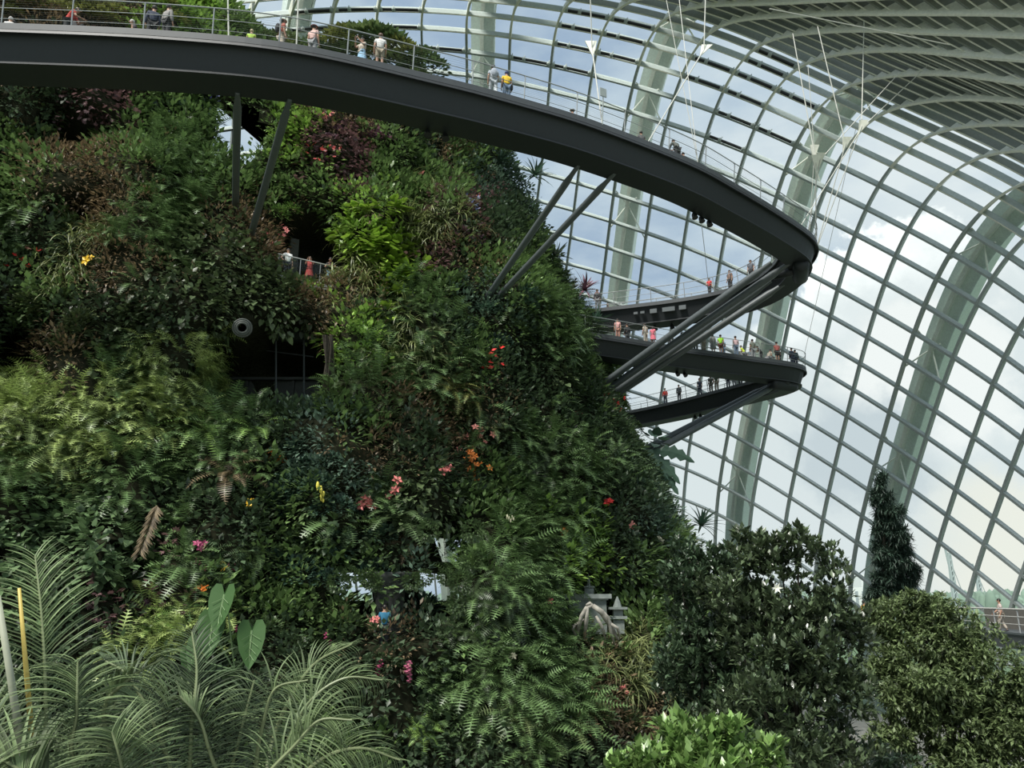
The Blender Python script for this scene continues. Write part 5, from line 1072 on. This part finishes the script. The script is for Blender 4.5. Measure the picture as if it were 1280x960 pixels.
# palms in the left foreground
PALM = leafmat('palm', (.17, .235, .105), rough=.6, trans=.25); PALMD = leafmat('palmd', (.075, .11, .055), rough=.55, trans=.2); RACH = mat('palm_rachis', (.20, .24, .12), .5); STEMY = mat('palm_yellow_stem', (.55, .42, .10), .5); STEMG = mat('palm_grey_stem', (.36, .38, .28), .6)
def frond(root, base, pts, n, ln, w, m, droop=.35, fwd=.7, sidev=None):
    P = [Vector(at(*p))-base for p in pts]; C = []
    P2 = [2*P[0]-P[1]]+P+[2*P[-1]-P[-2]]
    for k in range(1, len(P2)-2):
        a, b, c, d = P2[k-1:k+3]
        for q in range(8): t = q/8; C.append(.5*((2*b)+(c-a)*t+(2*a-5*b+4*c-d)*t*t+(3*b-a-3*c+d)*t**3))
    C.append(P[-1]); L = len(C); fr = MB().tube(C, [.028*(1-.8*k/L)+.004 for k in range(L)], 6).obj('frond_rachis', RACH, root)
    pos = []; dr = []; sz = []; view = (Vector(P[len(P)//2])+base-CAM).normalized()
    n = int(n*1.45)
    for k in range(n):
        t = .06+.94*k/(n-1); f = t*(L-1); i = min(L-2, int(f)); p = C[i].lerp(C[i+1], f-i); tg = (C[i+1]-C[i]).normalized(); sd = (sidev or tg.cross(view)).normalized()
        for s in (-1, 1): pos.append(p); dr.append(tg*fwd*(1+.6*t)+sd*s*(1-.35*t)+Vector((rg.uniform(-.06, .06), rg.uniform(-.15, .1), -droop*.25+rg.uniform(-.07, .07)))); sz.append(ln*math.sin(PI*(.16+.76*t))**.6*rg.uniform(.9, 1.08))
    V, F = scatter(strap_t(w=w, arch=droop, seg=5, vee=.3), np.array([tuple(q) for q in pos]), frames(np.array([tuple(q) for q in dr]), np.tile([0, -.35, 1.], (len(pos), 1))), np.array(sz)); link('leaflets', np_mesh('leaflets', V, F, 3), m, fr)
def palm(label, fronds, cx, d, trunk_r=.09):
    b = Vector((at(cx, 1000, d)[0], at(cx, 1000, d)[1], 0)); r = empty('palm', tuple(b), label=label, cat='palm'); top = Vector(at(cx, 1060, d))-b
    MB().tube([Vector((0, 0, 0)), top*.5, top], [trunk_r*1.3, trunk_r, trunk_r*.9], 12).obj('trunk', mat('palm_trunk', (.22, .21, .16), .8), r, True)
    for pts, n, ln, w, m, dp in fronds:
        frond(r, b, [(cx, 1055, d)]+pts, n, ln, w, m, dp)
    return r, b
r_, b_ = palm('palm at the left edge with one tall upright frond', [
    ([(56, 960, 9.4), (57, 860, 9.4), (52, 770, 9.6), (44, 695, 9.9)], 46, .86, .022, PALM, .35),
    ([(0, 940, 9.6), (-40, 860, 9.7), (-70, 800, 9.9)], 34, .9, .022, PALM, .35),
    ([(10, 1000, 9.0), (-20, 930, 8.8), (-50, 890, 8.8)], 30, .8, .022, PALMD, .4),
    ([(90, 980, 9.8), (130, 900, 9.9), (170, 850, 10)], 34, .7, .02, PALM, .5)], 50, 9.5)
MB().tube([Vector(at(30, 960, 9.0))-b_, Vector(at(14, 850, 9.0))-b_, Vector(at(-3, 745, 9.1))-b_], [.045, .04, .032], 8).obj('petiole', STEMG, r_, True)
MB().tube([Vector(at(40, 920, 9.2))-b_, Vector(at(33, 840, 9.2))-b_, Vector(at(24, 735, 9.3))-b_], [.03, .028, .018], 8).obj('petiole', STEMY, r_, True)
palm('palm in the lower left with long drooping fronds', [
    ([(95, 960, 8.6), (96, 890, 8.4), (97, 828, 8.5)], 44, .9, .02, PALM, .75),
    ([(130, 900, 8.9), (160, 850, 8.8), (205, 822, 8.8)], 36, .62, .02, PALM, .7),
    ([(215, 980, 9.4), (190, 900, 9.3), (160, 845, 9.3), (130, 825, 9.3)], 40, .62, .02, PALMD, .7),
    ([(230, 990, 9), (240, 900, 9), (246, 840, 9.2), (240, 790, 9.4)], 40, .62, .022, PALMD, .4),
    ([(160, 1000, 8.2), (150, 950, 8.0), (140, 915, 8.0)], 34, .7, .02, PALM, .5),
    ([(60, 1000, 8.2), (20, 960, 8.1), (-20, 940, 8.1)], 34, .8, .02, PALM, .6)], 175, 8.9)
palm('palm at bottom centre-left whose fronds arch to the right', [
    ([(290, 980, 9.6), (300, 920, 9.6), (318, 850, 9.8)], 40, .58, .02, PALMD, .5),
    ([(350, 950, 9.8), (385, 880, 9.8), (430, 848, 9.9), (478, 850, 10)], 44, .62, .017, PALM, .8),
    ([(340, 930, 10.2), (365, 870, 10.2), (395, 828, 10.3), (440, 805, 10.4)], 40, .5, .017, PALM, .7),
    ([(350, 1000, 9.2), (400, 950, 9.1), (450, 935, 9.1), (500, 950, 9.2)], 38, .6, .018, PALM, .7),
    ([(320, 960, 9.4), (330, 900, 9.3), (345, 860, 9.3), (385, 850, 9.3)], 38, .6, .018, PALM, .7),
    ([(270, 960, 9.1), (250, 900, 9.0), (225, 870, 9.0)], 36, .6, .02, PALM, .6),
    ([(400, 1010, 9), (440, 985, 9), (480, 970, 9.1)], 30, .55, .018, PALM, .6),
    ([(320, 990, 8.8), (370, 930, 8.7), (400, 900, 8.7), (440, 900, 8.7)], 36, .6, .018, PALM, .7)], 320, 9.4)

# ------------------------------------------------------------------ observation deck at the right edge
def obs():
    z = 8.35; a = Vector(at_z(1176, 783, z)); b = Vector(at_z(1400, 806, z)); d = (b-a); L = d.length; d.normalize(); inn = Vector((-d.y, d.x, 0)); R = Matrix.Rotation(math.atan2(d.y, d.x), 3, 'Z')
    r = empty('observation_deck', tuple(a), label='railed observation deck along the glass at the right edge', cat='deck')
    MB().box(tuple(d*L/2+inn*1.3+UP*-.35), (L, 2.6, .7), M=R).obj('deck_slab', DECKL, r)
    MB().box(tuple(d*L/2+inn*-.02+UP*.02), (L, .06, .1), M=R).obj('edge_channel', STRUT, r)
    for h, q in ((1.15, .05), (.80, .025), (.45, .02)): MB().tube([UP*h, d*L+UP*h], q, 6).obj('handrail', mat('pale_rail', (.5, .5, .47), .5), r)
    for k in range(8): MB().tube([d*L*k/7, d*L*k/7+UP*1.15], .035, 6).obj('rail_post', RAIL, r)
    MB().box(tuple(d*L/2+inn*2.6+UP*.55), (L, .1, 1.1), M=R).obj('back_panel', mat('brown_panel', (.16, .15, .13), .8), r)
    k = Vector(at_z(1241, 790, z)); person(k+inn*.5, 1.2, 'person in beige top on the observation deck at right edge', (.5, .42, .38), BEI, pose='walk', h=1.66)
    k = Vector(at_z(1282, 792, z)); person(k+inn*.6, 1.2, 'person in dark top cut by the right edge of the view', (.08, .05, .06), BLK, h=1.72)
    z = 8.2; a = Vector(at_z(1040, 788, z)); r = empty('guard_rail', tuple(a), label='short grey railing behind the trees where a person in yellow stands', cat='railing'); b = Vector(at_z(1120, 788, z))-a
    for h in (1.1, .6): MB().tube([UP*h, b+UP*h], .035, 6).obj('handrail', RAIL, r)
    for k in range(4): MB().tube([b*k/3, b*k/3+UP*1.1], .03, 6).obj('rail_post', RAIL, r)
    MB().box(tuple(b/2+Vector((0, .9, -.2))), (b.length, 2, .4)).obj('deck_slab', STRUT, r)
    person(Vector(at_z(1086, 788, z))+Vector((0, .3, 0)), -1.3, 'person in yellow top at the railing right of the tall glossy tree', (.75, .45, .05), BEI, h=1.7)
obs()
